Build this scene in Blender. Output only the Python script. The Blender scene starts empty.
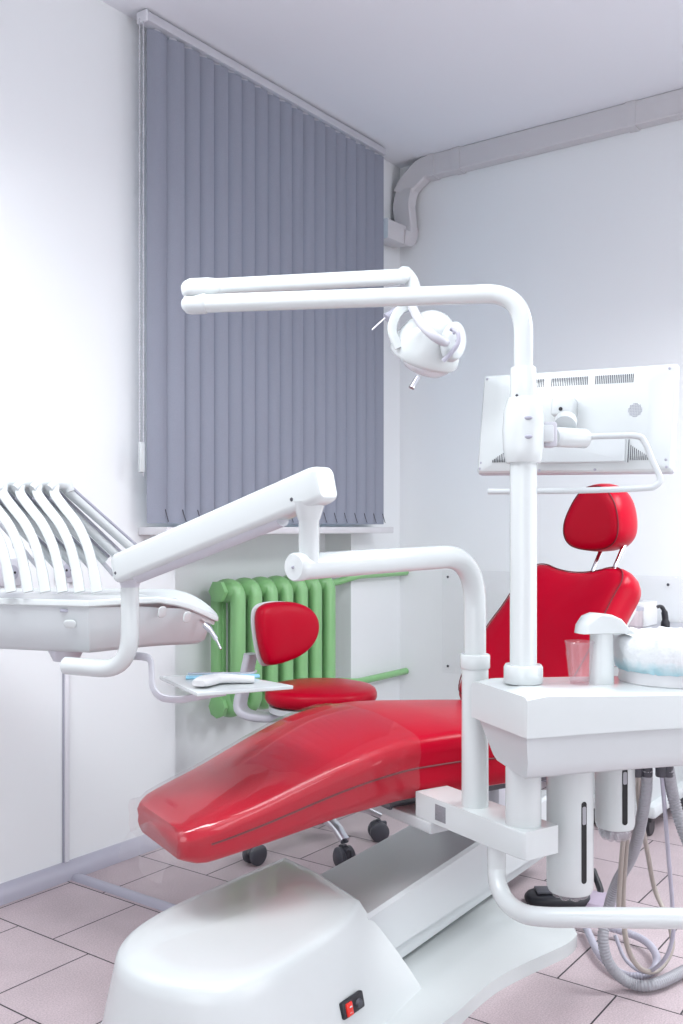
import bpy, bmesh, math, random
from mathutils import Vector, Matrix, Quaternion
random.seed(7)
PI = math.pi
SC = bpy.context.scene
COL = SC.collection
# ------------------------------------------------------------------ camera, light, exposure
F = 961.0            # focal length in pixels for the 683 px wide frame
EYE = 1.10
ANG = math.atan2(0.5879464559658897, 0.8088998485085469)      # the camera looks this far round from +X
E1 = (math.sin(ANG), math.cos(ANG)); E2 = (-math.cos(ANG), math.sin(ANG))
cam_d = bpy.data.cameras.new('camera'); cam = bpy.data.objects.new('camera', cam_d); COL.objects.link(cam)
cam.location = (0, 0, EYE); cam.rotation_euler = (PI/2, 0, ANG - PI/2)
cam_d.sensor_fit = 'HORIZONTAL'; cam_d.sensor_width = 36.0; cam_d.lens = F/683*36; cam_d.shift_y = 15/683.0
cam_d.clip_start = 0.02
SC.camera = cam
w = bpy.data.worlds.new('world'); SC.world = w; w.use_nodes = True
bg = w.node_tree.nodes['Background']; bg.inputs[0].default_value = (0.50, 0.72, 0.90, 1); bg.inputs[1].default_value = 1.8
def area(name, loc, size, power, col=(1, 1, 1), rot=(0, 0, 0)):
    l = bpy.data.lights.new(name, 'AREA'); l.shape = 'RECTANGLE'; l.size = size[0]; l.size_y = size[1]
    l.energy = power; l.color = col
    o = bpy.data.objects.new(name, l); COL.objects.link(o); o.location = loc; o.rotation_euler = rot
    return o
area('ceiling_lamp_light', (1.35, 1.05, 2.40), (0.6, 0.6), 6, (0.95, 0.985, 1.0))
area('ceiling_lamp_light', (0.85, 1.60, 2.28), (0.4, 0.8), 19, (0.95, 0.985, 1.0))
area('ceiling_lamp_light', (2.9, 0.0, 2.0), (0.8, 0.8), 34, (0.95, 0.985, 1.0))
area('ceiling_lamp_light', (0.2, -0.6, 2.2), (1.2, 1.2), 14, (0.95, 0.985, 1.0))
area('ceiling_fill', (1.3, 0.2, 2.56), (1.5, 1.5), 21, (0.96, 0.985, 1.0), (PI, 0, 0))  # added upward fill that brightens the ceiling, not a fixture
area('low_fill_light', (-1.2, 0.2, 0.95), (1.8, 1.3), 11, (0.95, 0.985, 1.0), (PI/2, 0, -PI/2))  # added low fill towards the right wall; there is no window here
area('low_fill_light', (2.4, -1.6, 0.95), (1.8, 1.3), 14, (0.95, 0.985, 1.0), (PI/2, 0, 0))  # second added fill, facing the window wall; this side has no window
SC.view_settings.view_transform = 'Standard'; SC.view_settings.look = 'None'
SC.view_settings.gamma = 1.0; SC.view_settings.use_curve_mapping = False
SC.view_settings.exposure = 0.28

# ------------------------------------------------------------------ coordinates
def cw(x, d, z):                       # right of / ahead of the camera, height -> world
    return Vector((E1[0]*x + E1[1]*d, E2[0]*x + E2[1]*d, z))
def pt(u, v, d):
    return cw((u-341.5)/F*d, d, EYE + (527-v)/F*d)
CA = Vector((E1[0]*.848+E1[1]*.53, E2[0]*.848+E2[1]*.53, 0)).normalized()    # along the seat, towards the head
CP = Vector((-CA.y, CA.x, 0))
def ch(s, t, z): return CA*s + CP*t + Vector((0, 0, z))                     # seat coordinates

# ------------------------------------------------------------------ materials
def mat(name, col, rough=0.5, metal=0.0, spec=0.5, coat=0.0, bump=0, bscale=60, var=0, trans=0, emit=None, alpha=1, vscale=4):
    m = bpy.data.materials.new(name); m.use_nodes = True
    nt = m.node_tree; b = nt.nodes['Principled BSDF']
    c = (*col, 1)
    b.inputs['Base Color'].default_value = c; b.inputs['Roughness'].default_value = rough
    b.inputs['Metallic'].default_value = metal; b.inputs['Specular IOR Level'].default_value = spec
    b.inputs['Coat Weight'].default_value = coat; b.inputs['Coat Roughness'].default_value = 0.06
    b.inputs['Transmission Weight'].default_value = trans; b.inputs['Alpha'].default_value = alpha
    tc = nt.nodes.new('ShaderNodeTexCoord')
    n2 = nt.nodes.new('ShaderNodeTexNoise'); n2.inputs['Scale'].default_value = vscale; n2.inputs['Detail'].default_value = 3
    nt.links.new(tc.outputs['Object'], n2.inputs['Vector'])
    mx = nt.nodes.new('ShaderNodeMix'); mx.data_type = 'RGBA'
    k = 1 - max(var, 0.015)
    mx.inputs[6].default_value = (col[0]*k, col[1]*k, col[2]*k, 1); mx.inputs[7].default_value = c
    nt.links.new(n2.outputs['Fac'], mx.inputs[0]); nt.links.new(mx.outputs[2], b.inputs['Base Color'])
    if bump:
        n = nt.nodes.new('ShaderNodeTexNoise'); n.inputs['Scale'].default_value = bscale; n.inputs['Detail'].default_value = 4
        nt.links.new(tc.outputs['Object'], n.inputs['Vector'])
        bp = nt.nodes.new('ShaderNodeBump'); bp.inputs['Strength'].default_value = bump; bp.inputs['Distance'].default_value = 0.004
        nt.links.new(n.outputs['Fac'], bp.inputs['Height']); nt.links.new(bp.outputs['Normal'], b.inputs['Normal'])
    return m
def clear(name, tint=(1, 1, 1), refl=0.08, white=0.0, rough=0.05, fres=1.25):
    m = bpy.data.materials.new(name); m.use_nodes = True; nt = m.node_tree
    for n in list(nt.nodes): nt.nodes.remove(n)
    out = nt.nodes.new('ShaderNodeOutputMaterial')
    tr = nt.nodes.new('ShaderNodeBsdfTransparent'); tr.inputs[0].default_value = (*tint, 1)
    gl = nt.nodes.new('ShaderNodeBsdfGlossy'); gl.inputs['Roughness'].default_value = rough
    df = nt.nodes.new('ShaderNodeBsdfDiffuse'); df.inputs[0].default_value = (.9, .9, .93, 1)
    m1 = nt.nodes.new('ShaderNodeMixShader'); m1.inputs[0].default_value = white
    nt.links.new(tr.outputs[0], m1.inputs[1]); nt.links.new(df.outputs[0], m1.inputs[2])
    lw = nt.nodes.new('ShaderNodeLayerWeight'); lw.inputs[0].default_value = .5
    pw = nt.nodes.new('ShaderNodeMath'); pw.operation = 'POWER'; pw.inputs[1].default_value = 4.0
    nt.links.new(lw.outputs['Facing'], pw.inputs[0])
    ad = nt.nodes.new('ShaderNodeMath'); ad.operation = 'MULTIPLY_ADD'; ad.inputs[1].default_value = fres-1; ad.inputs[2].default_value = refl; ad.use_clamp = True
    nt.links.new(pw.outputs[0], ad.inputs[0])
    m2 = nt.nodes.new('ShaderNodeMixShader'); nt.links.new(ad.outputs[0], m2.inputs[0])
    nt.links.new(m1.outputs[0], m2.inputs[1]); nt.links.new(gl.outputs[0], m2.inputs[2])
    nt.links.new(m2.outputs[0], out.inputs[0])
    return m
M = dict(
    wall=mat('wall_paint', (.82, .84, .86), .6, bump=.12, bscale=25, var=.03, vscale=1.5),
    ceil=mat('ceiling_paint', (.80, .815, .865), .7, var=.03, vscale=1),
    white=mat('white_enamel', (.605, .64, .645), .25, coat=.3),
    white2=mat('white_plastic', (.56, .59, .605), .35),
    offwhite=mat('offwhite_plastic', (.52, .52, .57), .4),
    grey=mat('grey_lilac_plastic', (.36, .36, .43), .45),
    hose=mat('grey_hose', (.33, .33, .36), .45),
    beige=mat('beige_hose', (.36, .32, .29), .45),
    dark=mat('dark_plastic', (.012, .012, .018), .4),
    darkgrey=mat('dark_grey_plastic', (.06, .06, .075), .45),
    chrome=mat('chrome', (.75, .75, .78), .15, metal=1),
    steel=mat('brushed_steel', (.55, .55, .6), .35, metal=1),
    red=mat('red_vinyl', (.43, .0002, .017), .30, spec=.14, coat=.0, bump=.25, bscale=9, var=.06),
    redwr=mat('red_vinyl_piping', (.14, .003, .012), .5),
    stitch=mat('ochre_stitching', (.40, .08, .02), .6),
    green=mat('green_gloss_paint', (.26, .54, .23), .3, coat=.2, bump=.3, bscale=30, var=.12),
    skirt=mat('lilac_trunking', (.43, .42, .50), .4),
    trunk=mat('white_trunking', (.74, .74, .79), .45),
    duct=mat('duct_plastic', (.60, .585, .61), .5, var=.04),
    black=mat('black_slot', (.004, .004, .006), .6),
    redsw=mat('red_rocker', (.75, .02, .01), .35),
    paper=mat('tissue', (.68, .68, .69), .8, bump=.3, bscale=80),
    blue=mat('blue_film', (.25, .55, .72), .5),
    stone=mat('sill_stone', (.70, .69, .72), .4, var=.15, vscale=12),
    plate=mat('grey_printed_label', (.30, .30, .33), .6, var=.5, vscale=300),
    lilac=mat('lilac_disc', (.45, .38, .48), .5),
    film=clear('clear_film', (1, .985, .985), .04, .015, .03, 1.4),
    acryl=clear('clear_acrylic', (1, 1, 1), .03, .03, .05, 1.2),
    cup=clear('cup_plastic', (.98, .94, .95), .045, .045, .10, 1.4),
    frost=clear('frosted_bowl', (.97, .98, .99), .05, .6, .2, 1.3),
    smoke=clear('clear_bowl', (.88, .88, .90), .18, .06, .05, 1.6),
    glass=clear('window_glass', (.92, .97, .98), .03, 0, .01, 1.3),
)
def tile_mat():
    m = bpy.data.materials.new('floor_tiles'); m.use_nodes = True; nt = m.node_tree; b = nt.nodes['Principled BSDF']
    L = nt.links.new; N = nt.nodes.new
    g = N('ShaderNodeNewGeometry'); s = N('ShaderNodeSeparateXYZ'); L(g.outputs['Position'], s.inputs[0])
    a = N('ShaderNodeMath'); a.operation = 'SUBTRACT'; a.inputs[1].default_value = 1.984 - .1475; L(s.outputs['Y'], a.inputs[0])
    c = N('ShaderNodeMath'); c.operation = 'SUBTRACT'; c.inputs[1].default_value = 1.329; L(s.outputs['X'], c.inputs[0])
    cb = N('ShaderNodeCombineXYZ'); L(a.outputs[0], cb.inputs[0]); L(c.outputs[0], cb.inputs[1])
    br = N('ShaderNodeTexBrick'); L(cb.outputs[0], br.inputs['Vector'])
    br.offset = .5; br.offset_frequency = 2; br.squash = 1
    br.inputs['Scale'].default_value = 1; br.inputs['Brick Width'].default_value = .295; br.inputs['Row Height'].default_value = .2917
    br.inputs['Mortar Size'].default_value = .0022; br.inputs['Mortar Smooth'].default_value = .1; br.inputs['Bias'].default_value = 0
    br.inputs['Color1'].default_value = (.52, .43, .455, 1); br.inputs['Color2'].default_value = (.47, .385, .41, 1)
    br.inputs['Mortar'].default_value = (.02, .016, .022, 1)
    n = N('ShaderNodeTexNoise'); n.inputs['Scale'].default_value = 260; n.inputs['Detail'].default_value = 2; L(g.outputs['Position'], n.inputs['Vector'])
    n2 = N('ShaderNodeTexNoise'); n2.inputs['Scale'].default_value = 7; n2.inputs['Detail'].default_value = 3; L(g.outputs['Position'], n2.inputs['Vector'])
    r = N('ShaderNodeMapRange'); r.inputs[1].default_value = .3; r.inputs[2].default_value = .7; r.inputs[3].default_value = .80; r.inputs[4].default_value = 1.16; L(n.outputs['Fac'], r.inputs[0])
    r2 = N('ShaderNodeMapRange'); r2.inputs[1].default_value = .3; r2.inputs[2].default_value = .7; r2.inputs[3].default_value = .93; r2.inputs[4].default_value = 1.05; L(n2.outputs['Fac'], r2.inputs[0])
    mm = N('ShaderNodeMath'); mm.operation = 'MULTIPLY'; L(r.outputs[0], mm.inputs[0]); L(r2.outputs[0], mm.inputs[1])
    vm = N('ShaderNodeVectorMath'); vm.operation = 'SCALE'; L(br.outputs['Color'], vm.inputs[0]); L(mm.outputs[0], vm.inputs['Scale'])
    L(vm.outputs[0], b.inputs['Base Color']); b.inputs['Roughness'].default_value = .5
    bp = N('ShaderNodeBump'); bp.invert = True; bp.inputs['Strength'].default_value = .6; bp.inputs['Distance'].default_value = .002
    L(br.outputs['Fac'], bp.inputs['Height']); L(bp.outputs['Normal'], b.inputs['Normal'])
    return m
M['tile'] = tile_mat()
def slat_mat():
    m = bpy.data.materials.new('blind_fabric'); m.use_nodes = True; nt = m.node_tree
    for n in list(nt.nodes): nt.nodes.remove(n)
    N = nt.nodes.new; L = nt.links.new
    out = N('ShaderNodeOutputMaterial'); d = N('ShaderNodeBsdfDiffuse'); t = N('ShaderNodeBsdfTranslucent')
    tc = N('ShaderNodeTexCoord'); n = N('ShaderNodeTexNoise'); n.inputs['Scale'].default_value = 300; L(tc.outputs['Object'], n.inputs['Vector'])
    r = N('ShaderNodeMix'); r.data_type = 'RGBA'; r.inputs[6].default_value = (.29, .305, .375, 1); r.inputs[7].default_value = (.34, .355, .425, 1)
    L(n.outputs['Fac'], r.inputs[0]); L(r.outputs[2], d.inputs[0])
    t.inputs[0].default_value = (.35, .45, .5, 1)
    mx = N('ShaderNodeMixShader'); mx.inputs[0].default_value = .16
    L(d.outputs[0], mx.inputs[1]); L(t.outputs[0], mx.inputs[2]); L(mx.outputs[0], out.inputs[0])
    return m
M['slat'] = slat_mat()

# ------------------------------------------------------------------ objects
ROOTM = {}
def tag(o, label, cat, group=None, kind=None):
    if label: o['label'] = label
    if cat: o['category'] = cat
    if group: o['group'] = group
    if kind: o['kind'] = kind
    return o
def thing(name, label, cat, loc, rotz=0, group=None):
    o = bpy.data.objects.new(name, None); COL.objects.link(o); o.empty_display_size = .05
    o.location = loc; o.rotation_euler = (0, 0, rotz)
    ROOTM[o] = Matrix.Translation(Vector(loc)) @ Matrix.Rotation(rotz, 4, 'Z')
    return tag(o, label, cat, group)
def obj(name, bm, m, parent=None, label=None, smooth=40, origin=None):
    """link a bmesh given in world coordinates as ONE mesh object"""
    if parent is not None:
        R = ROOTM[parent]; bmesh.ops.transform(bm, matrix=R.inverted(), verts=bm.verts)
    else:
        if origin is None:
            n = max(len(bm.verts), 1); c = Vector((0, 0, 0)); zmin = 1e9
            for v in bm.verts: c += v.co; zmin = min(zmin, v.co.z)
            c /= n; origin = Vector((c.x, c.y, zmin))
        R = Matrix.Translation(origin); bmesh.ops.transform(bm, matrix=R.inverted(), verts=bm.verts)
    bmesh.ops.recalc_face_normals(bm, faces=bm.faces)
    me = bpy.data.meshes.new(name)
    for f in bm.faces: f.smooth = True
    bm.to_mesh(me); bm.free()
    me.materials.append(m)
    try: me.set_sharp_from_angle(angle=math.radians(smooth))
    except Exception: pass
    o = bpy.data.objects.new(name, me); COL.objects.link(o)
    if parent is not None: o.parent = parent; ROOTM[o] = R
    else: o.location = origin; ROOTM[o] = R
    if label: o['label'] = label
    return o
def struct(name, bm, m, parent=None, label=None):
    o = obj(name, bm, m, parent, label)
    if parent is None: o['kind'] = 'structure'
    return o
def B(): return bmesh.new()
def frame(c, ex=(1, 0, 0), ez=(0, 0, 1)):
    ex = Vector(ex).normalized(); ez = Vector(ez); ez = (ez - ex*ez.dot(ex)).normalized(); ey = ez.cross(ex)
    m = Matrix.Identity(4)
    for i in range(3): m[i][0] = ex[i]; m[i][1] = ey[i]; m[i][2] = ez[i]; m[i][3] = c[i]
    return m
def fr3(c, ex, ey, ez):
    m = Matrix.Identity(4)
    for i in range(3): m[i][0] = ex[i]; m[i][1] = ey[i]; m[i][2] = ez[i]; m[i][3] = c[i]
    return m
def box(bm, c, size, bev=0, ex=(1, 0, 0), ez=(0, 0, 1), seg=2, taper=None):
    t = bmesh.new(); bmesh.ops.create_cube(t, size=1)
    for v in t.verts:
        k = 1
        if taper and v.co.z < 0: k = taper
        v.co = Vector((v.co.x*size[0]*k, v.co.y*size[1]*k, v.co.z*size[2]))
    if bev: bmesh.ops.bevel(t, geom=list(t.edges), offset=bev, segments=seg, affect='EDGES', profile=.5, clamp_overlap=True)
    merge(bm, t, frame(Vector(c), ex, ez)); return bm
def aabb(bm, a, b, bev=0):
    return box(bm, [(a[i]+b[i])/2 for i in range(3)], [abs(b[i]-a[i]) for i in range(3)], bev)
def merge(bm, t, m=None):
    if m is not None: bmesh.ops.transform(t, matrix=m, verts=t.verts)
    me = bpy.data.meshes.new('tmp'); t.to_mesh(me); bm.from_mesh(me); bpy.data.meshes.remove(me); t.free()
def rings(bm, rs, cap=True, closed=False):
    vs = [[bm.verts.new(p) for p in r] for r in rs]
    n = len(rs[0]); K = len(vs)
    for i in range(K if closed else K-1):
        a, b = vs[i], vs[(i+1) % K]
        for j in range(n):
            bm.faces.new((a[j], a[(j+1) % n], b[(j+1) % n], b[j]))
    if cap and not closed:
        bm.faces.new(list(reversed(vs[0]))); bm.faces.new(vs[-1])
    return bm
def smoothpath(P, k=6):
    P = [Vector(p) for p in P]
    if len(P) < 3: return P
    out = []
    for i in range(len(P)-1):
        p0 = P[i-1] if i > 0 else P[0]*2-P[1]; p1, p2 = P[i], P[i+1]; p3 = P[i+2] if i+2 < len(P) else P[-1]*2-P[-2]
        for j in range(k):
            t = j/k
            out.append(.5*((2*p1)+(p2-p0)*t+(2*p0-5*p1+4*p2-p3)*t*t+(3*p1-p0-3*p2+p3)*t**3))
    out.append(P[-1]); return out
def fillet(P, r, k=8):
    """polyline with rounded corners"""
    P = [Vector(p) for p in P]; out = [P[0]]
    for i in range(1, len(P)-1):
        a = (P[i-1]-P[i]); b = (P[i+1]-P[i]); rr = min(r if not isinstance(r, (list, tuple)) else r[i-1], a.length*.49, b.length*.49)
        p0 = P[i]+a.normalized()*rr; p2 = P[i]+b.normalized()*rr
        for j in range(k+1):
            t = j/k; out.append(p0*(1-t)**2+P[i]*2*t*(1-t)+p2*t*t)
    out.append(P[-1]); return out
def sweep(bm, P, prof, up=None, scales=None):
    """sweep a closed 2-D profile (list of (a, b)) along P"""
    P = [Vector(p) for p in P]; n = len(P); rs = []
    t0 = (P[1]-P[0]).normalized()
    u = Vector(up) if up is not None else (Vector((0, 0, 1)) if abs(t0.z) < .9 else Vector((1, 0, 0)))
    u = (u - t0*u.dot(t0)).normalized(); pt_ = t0
    for i in range(n):
        t = ((P[min(i+1, n-1)]-P[max(i-1, 0)])).normalized()
        q = pt_.rotation_difference(t); u = q @ u; u = (u - t*u.dot(t)).normalized(); pt_ = t
        s = t.cross(u); k = scales[i] if scales else 1
        rs.append([P[i] + s*(a*k) + u*(b*k) for a, b in prof])
    return rings(bm, rs)
def circ(r, n=20): return [(r*math.cos(2*PI*i/n), r*math.sin(2*PI*i/n)) for i in range(n)]
def rrect(w_, h_, r, k=4):
    o = []
    for cx, cy, a0 in ((w_/2-r, h_/2-r, 0), (-w_/2+r, h_/2-r, 90), (-w_/2+r, -h_/2+r, 180), (w_/2-r, -h_/2+r, 270)):
        for i in range(k+1):
            a = math.radians(a0+90*i/k); o.append((cx+r*math.cos(a), cy+r*math.sin(a)))
    return o
def tube(bm, P, r, n=20, up=None):
    if isinstance(r, (list, tuple)): return sweep(bm, P, circ(1, n), up, list(r))
    return sweep(bm, P, circ(r, n), up)
def lathe(bm, c, prof, n=32, ex=(1, 0, 0), ez=(0, 0, 1)):
    """prof: list of (radius, height); open ends are capped"""
    m = frame(Vector(c), ex, ez); rs = []
    for r, z in prof: rs.append([m @ Vector((max(r, 1e-4)*math.cos(2*PI*i/n), max(r, 1e-4)*math.sin(2*PI*i/n), z)) for i in range(n)])
    return rings(bm, rs)
def ball(bm, c, r, ex=(1, 0, 0), ez=(0, 0, 1), n=16):
    if not isinstance(r, (tuple, list)): r = (r, r, r)
    t = bmesh.new(); bmesh.ops.create_uvsphere(t, u_segments=n*2, v_segments=n, radius=1)
    for v in t.verts: v.co = Vector((v.co.x*r[0], v.co.y*r[1], v.co.z*r[2]))
    merge(bm, t, frame(Vector(c), ex, ez)); return bm
def prism(bm, poly, z0, z1, bev=0, m=None, seg=3):
    t = bmesh.new(); a = [t.verts.new((x, y, z0)) for x, y in poly]; b = [t.verts.new((x, y, z1)) for x, y in poly]
    n = len(poly)
    for i in range(n): t.faces.new((a[i], a[(i+1) % n], b[(i+1) % n], b[i]))
    t.faces.new(list(reversed(a))); f = t.faces.new(b)
    if bev:
        es = [e for e in t.edges if len(e.link_faces) == 2 and (all(v in b for v in e.verts) or all(v in a for v in e.verts))]
        bmesh.ops.bevel(t, geom=es, offset=bev, segments=seg, affect='EDGES', profile=.5, clamp_overlap=True)
    merge(bm, t, m); return bm
def chaikin(P, k=2, closed=True):
    P = [tuple(p) for p in P]
    for _ in range(k):
        o = []
        for i in range(len(P)):
            a, b = P[i], P[(i+1) % len(P)]
            o.append(tuple(a[j]*.75+b[j]*.25 for j in range(len(a)))); o.append(tuple(a[j]*.25+b[j]*.75 for j in range(len(a))))
        P = o
    return P
def pillow(bm, outline, th, m, crown=.25, edge=.12, bend=None):
    """cushion: outline in local x-y, thickness along local z; bend(x, y, z) may displace"""
    cx = sum(p[0] for p in outline)/len(outline); cy = sum(p[1] for p in outline)/len(outline)
    st = [(.0, -1-crown*0), (.35, -1), (.7, -.97), (.9, -.85), (.97, -.6), (1, -.2), (1, .25), (.975, .62), (.93, .86), (.84, 1.0), (.65, 1+crown*.55), (.35, 1+crown*.9), (0.0, 1+crown)]
    rs = []
    for k, z in st:
        k = max(k, .004); r = []
        for x, y in outline:
            p = Vector((cx+(x-cx)*k, cy+(y-cy)*k, z*th/2))
            if bend: p = bend(p)
            r.append(m @ p)
        rs.append(r)
    return rings(bm, rs)

# ------------------------------------------------------------------ the room
CZ = 2.815; WY = 2.475; RX = 3.88; X0, Y0 = -1.3, -1.7
bm = B(); aabb(bm, (X0-.1, Y0-.1, -.1), (RX+.2, WY+.4, 0)); struct('floor', bm, M['tile'])
bm = B(); aabb(bm, (X0-.1, Y0-.1, CZ), (RX+.2, WY+.4, CZ+.1)); struct('ceiling', bm, M['ceil'])
WX0, WX1, WZ0, WZ1 = 2.30, 3.55, 1.13, 2.66; NX0, NX1, NY = 2.404, 3.477, 2.62
bm = B()
for a, b in (((X0, WY, 0), (WX0, WY+.35, CZ)), ((WX1, WY, 0), (RX+.1, WY+.35, CZ)), ((WX0, WY, WZ1), (WX1, WY+.35, CZ)),
             ((WX0, WY, 0), (NX0, WY+.35, WZ0)), ((NX1, WY, 0), (WX1, WY+.35, WZ0)), ((NX0, NY, 0), (NX1, WY+.35, 1.07)), ((NX0, WY, 1.07), (NX1, WY+.35, WZ0))):
    aabb(bm, a, b)
struct('wall_left', bm, M['wall'])
bm = B(); aabb(bm, (RX, Y0, 0), (RX+.1, WY+.02, CZ)); struct('wall_right', bm, M['wall'])
bm = B(); aabb(bm, (X0-.1, Y0, 0), (X0, WY+.02, CZ)); struct('wall_near', bm, M['wall'])
bm = B(); aabb(bm, (X0, Y0-.1, 0), (RX, Y0, CZ)); struct('wall_behind', bm, M['wall'])
win = bpy.data.objects.new('window_1', None); COL.objects.link(win); win.location = (2.925, 2.70, 1.13); win['kind'] = 'structure'
ROOTM[win] = Matrix.Translation((2.925, 2.70, 1.13))
bm = B()
for a, b in (((WX0, 2.68, WZ0), (WX0+.06, 2.73, WZ1)), ((WX1-.06, 2.68, WZ0), (WX1, 2.73, WZ1)), ((WX0, 2.68, WZ0), (WX1, 2.73, WZ0+.06)),
             ((WX0, 2.68, WZ1-.06), (WX1, 2.73, WZ1)), ((2.90, 2.68, WZ0), (2.96, 2.73, WZ1))): aabb(bm, a, b, .004)
obj('window_frame', bm, M['white2'], win)
bm = B(); aabb(bm, (WX0+.06, 2.70, WZ0+.06), (2.90, 2.704, WZ1-.06)); obj('pane', bm, M['glass'], win)
bm = B(); aabb(bm, (2.96, 2.70, WZ0+.06), (WX1-.06, 2.704, WZ1-.06)); obj('pane', bm, M['glass'], win)
bm = B(); aabb(bm, (2.23, 2.335, 1.073), (3.61, 2.474, 1.10), .003)
struct('trim_1', bm, M['stone'])['label'] = 'pale stone window sill'
# baseboard trunking along the window wall
bm = B(); pr = [(0, 0), (-.034, 0), (-.032, .022), (-.024, .038), (-.010, .048), (0, .05)]
rs = [[Vector((x, WY+a, b)) for a, b in pr] for x in (X0, NX0)]; rings(bm, rs); struct('baseboard_left', bm, M['skirt'])
bm = B(); aabb(bm, (RX-.012, Y0, 0), (RX, WY, .06), .003); struct('baseboard_right', bm, M['skirt'])

# floor and wall trunking
bm = B(); pr = [(-.020, 0), (.020, 0), (.017, .009), (.009, .015), (-.009, .015), (-.017, .009)]
rings(bm, [[Vector((1.945+a, y, b)) for a, b in pr] for y in (1.66, WY-.036)])
tag(obj('floor_trunking', bm, M['skirt']), 'lilac-grey half-round cable cover crossing the tiles from wall to chair base', 'cable cover')
bm = B(); aabb(bm, (1.922, WY-.012, .05), (1.938, WY, .93), .002)
t = thing('wall_trunking', 'narrow white vertical cable channel on the wall below the tray', 'cable cover', (1.93, WY-.006, .05))
obj('channel', bm, M['trunk'], t)
for dx in (-.0095, .0095):
    bm = B(); aabb(bm, (1.93+dx-.0015, WY-.007, .05), (1.93+dx+.0015, WY, .93)); obj('seam', bm, M['grey'], t, 'dark grey edge line')
def socket(x, z, label):
    t = thing('wall_socket', label, 'socket', (x, WY-.006, z), 0, 'wall sockets behind the instrument tray')
    bm = B(); box(bm, (x, WY-.008, z), (.082, .016, .082), .006); obj('face_plate', bm, M['offwhite'], t)
    bm = B(); lathe(bm, (x, WY-.0165, z), [(.0, 0), (.021, 0), (.023, .001), (.021, .002), (0, .002)], 24, ez=(0, -1, 0)); obj('recess', bm, M['grey'], t)
    for dx in (-.009, .009):
        bm = B(); lathe(bm, (x+dx, WY-.018, z), [(.0, 0), (.004, 0), (.004, .0015), (0, .0015)], 12, ez=(0, -1, 0)); obj('pin_hole', bm, M['black'], t)
socket(1.725, .965, 'cream wall socket leftmost, at the picture edge behind the instrument arms')
socket(1.93, .965, 'cream wall socket above the vertical cable channel, seen between instrument arms')

# ------------------------------------------------------------------ vertical blind
SY = 2.405
t = thing('vertical_blind', 'grey lilac vertical slat blind covering the window', 'blind', (2.9, SY, 1.11))
bm = B(); aabb(bm, (2.188, SY-.022, 2.775), (3.62, SY+.022, 2.806), .003)
rail = obj('headrail', bm, M['offwhite'], t, 'pale grey head rail')
bm = B(); aabb(bm, (2.182, SY-.024, 2.770), (2.192, SY+.024, 2.809), .004); obj('end_cap', bm, M['trunk'], rail)
NS = 19; x0, x1 = 2.252, 3.570
for i in range(NS):
    x = x0 + (x1-x0)*i/(NS-1); a = math.radians(-27 + random.uniform(-3, 3) if i else -6)
    bm = B(); hw = .0415; N_ = 6; fr = []; bk = []
    for j in range(N_+1):
        q = -1+2*j/N_; off = .012*(1-q*q)
        px = q*hw; fr.append((px, -off)); bk.append((px, -off+.0008))
    poly = fr + bk[::-1]
    rs = [[Vector((x+math.cos(a)*px-math.sin(a)*py, SY+math.sin(a)*px+math.cos(a)*py, z)) for px, py in poly] for z in (1.112, 1.9, 2.764)]
    rings(bm, rs); s = obj('slat', bm, M['slat'], t)
    bm = B(); box(bm, (x, SY, 2.7685), (.026, .007, .013), .001, ex=(math.cos(a), math.sin(a), 0)); obj('carrier', bm, M['offwhite'], s)
    bm = B(); c, d = math.cos(a), math.sin(a)
    tube(bm, smoothpath([(x+c*.03, SY+d*.03-.006, 1.16), (x+c*.034, SY+d*.034-.010, 1.135), (x+c*.042, SY+d*.042-.008, 1.118)], 3), .0016, 6); obj('hem_hook', bm, M['darkgrey'], s)
for dx, zb in ((-.005, 1.33), (.012, 1.27)):
    bm = B(); tube(bm, [(2.172+dx, SY-.008, 2.775), (2.172+dx, SY-.008, zb)], .0018, 6)
    z = 2.77
    while z > zb: ball(bm, (2.172+dx, SY-.008, z), .0032, n=4); z -= .0105
    obj('control_chain', bm, M['offwhite'], t)
bm = B(); box(bm, (2.176, SY-.008, 1.33), (.022, .012, .10), .004); obj('chain_weight', bm, M['white2'], t)

# ------------------------------------------------------------------ radiator
RY = 2.50; RZ0, RZ1 = .375, .905
t = thing('radiator', 'green cast-iron radiator in the niche under the window', 'radiator', (2.93, RY, RZ0))
px0 = 2.705; pit = .0955
for i in range(7):
    x = px0 + pit*i; bm = B()
    for dy in (-.050, .050):
        sweep(bm, fillet([(x, RY+dy*.45, RZ0+.030), (x, RY+dy, RZ0+.055), (x, RY+dy, RZ1-.055), (x, RY+dy*.45, RZ1-.030)], .03, 4), rrect(.056, .052, .020, 3), up=(0, 1, 0))
    aabb(bm, (x-.006, RY-.034, RZ0+.06), (x+.006, RY-.018, RZ1-.06)); aabb(bm, (x-.006, RY+.018, RZ0+.06), (x+.006, RY+.034, RZ1-.06))
    for z in (RZ0+.048, RZ1-.048):
        ball(bm, (x, RY, z), (.040, .072, .047), n=10)
        tube(bm, [(x-pit/2, RY, z), (x+pit/2, RY, z)], .027, 14)
    obj('section', bm, M['green'], t)
for z in (RZ0+.048, RZ1-.048):
    bm = B(); lathe(bm, (px0-.045, RY, z), [(0, -.012), (.022, -.012), (.026, -.004), (.042, 0), (.042, .018), (.03, .022), (0, .022)], 6 if z > .6 else 8, ex=(0, 1, 0), ez=(-1, 0, 0)); obj('end_plug', bm, M['green'], t)
for z, zz in ((RZ1-.048, .885), (RZ0+.048, .415)):
    bm = B(); tube(bm, fillet([(px0+pit*6.4, RY, z), (px0+pit*6.4+.09, RY, z), (px0+pit*6.4+.16, 2.44, zz), (RX-.002, 2.44, zz)], .03, 4), .0155, 14)
    obj('pipe', bm, M['green'], t)

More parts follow.
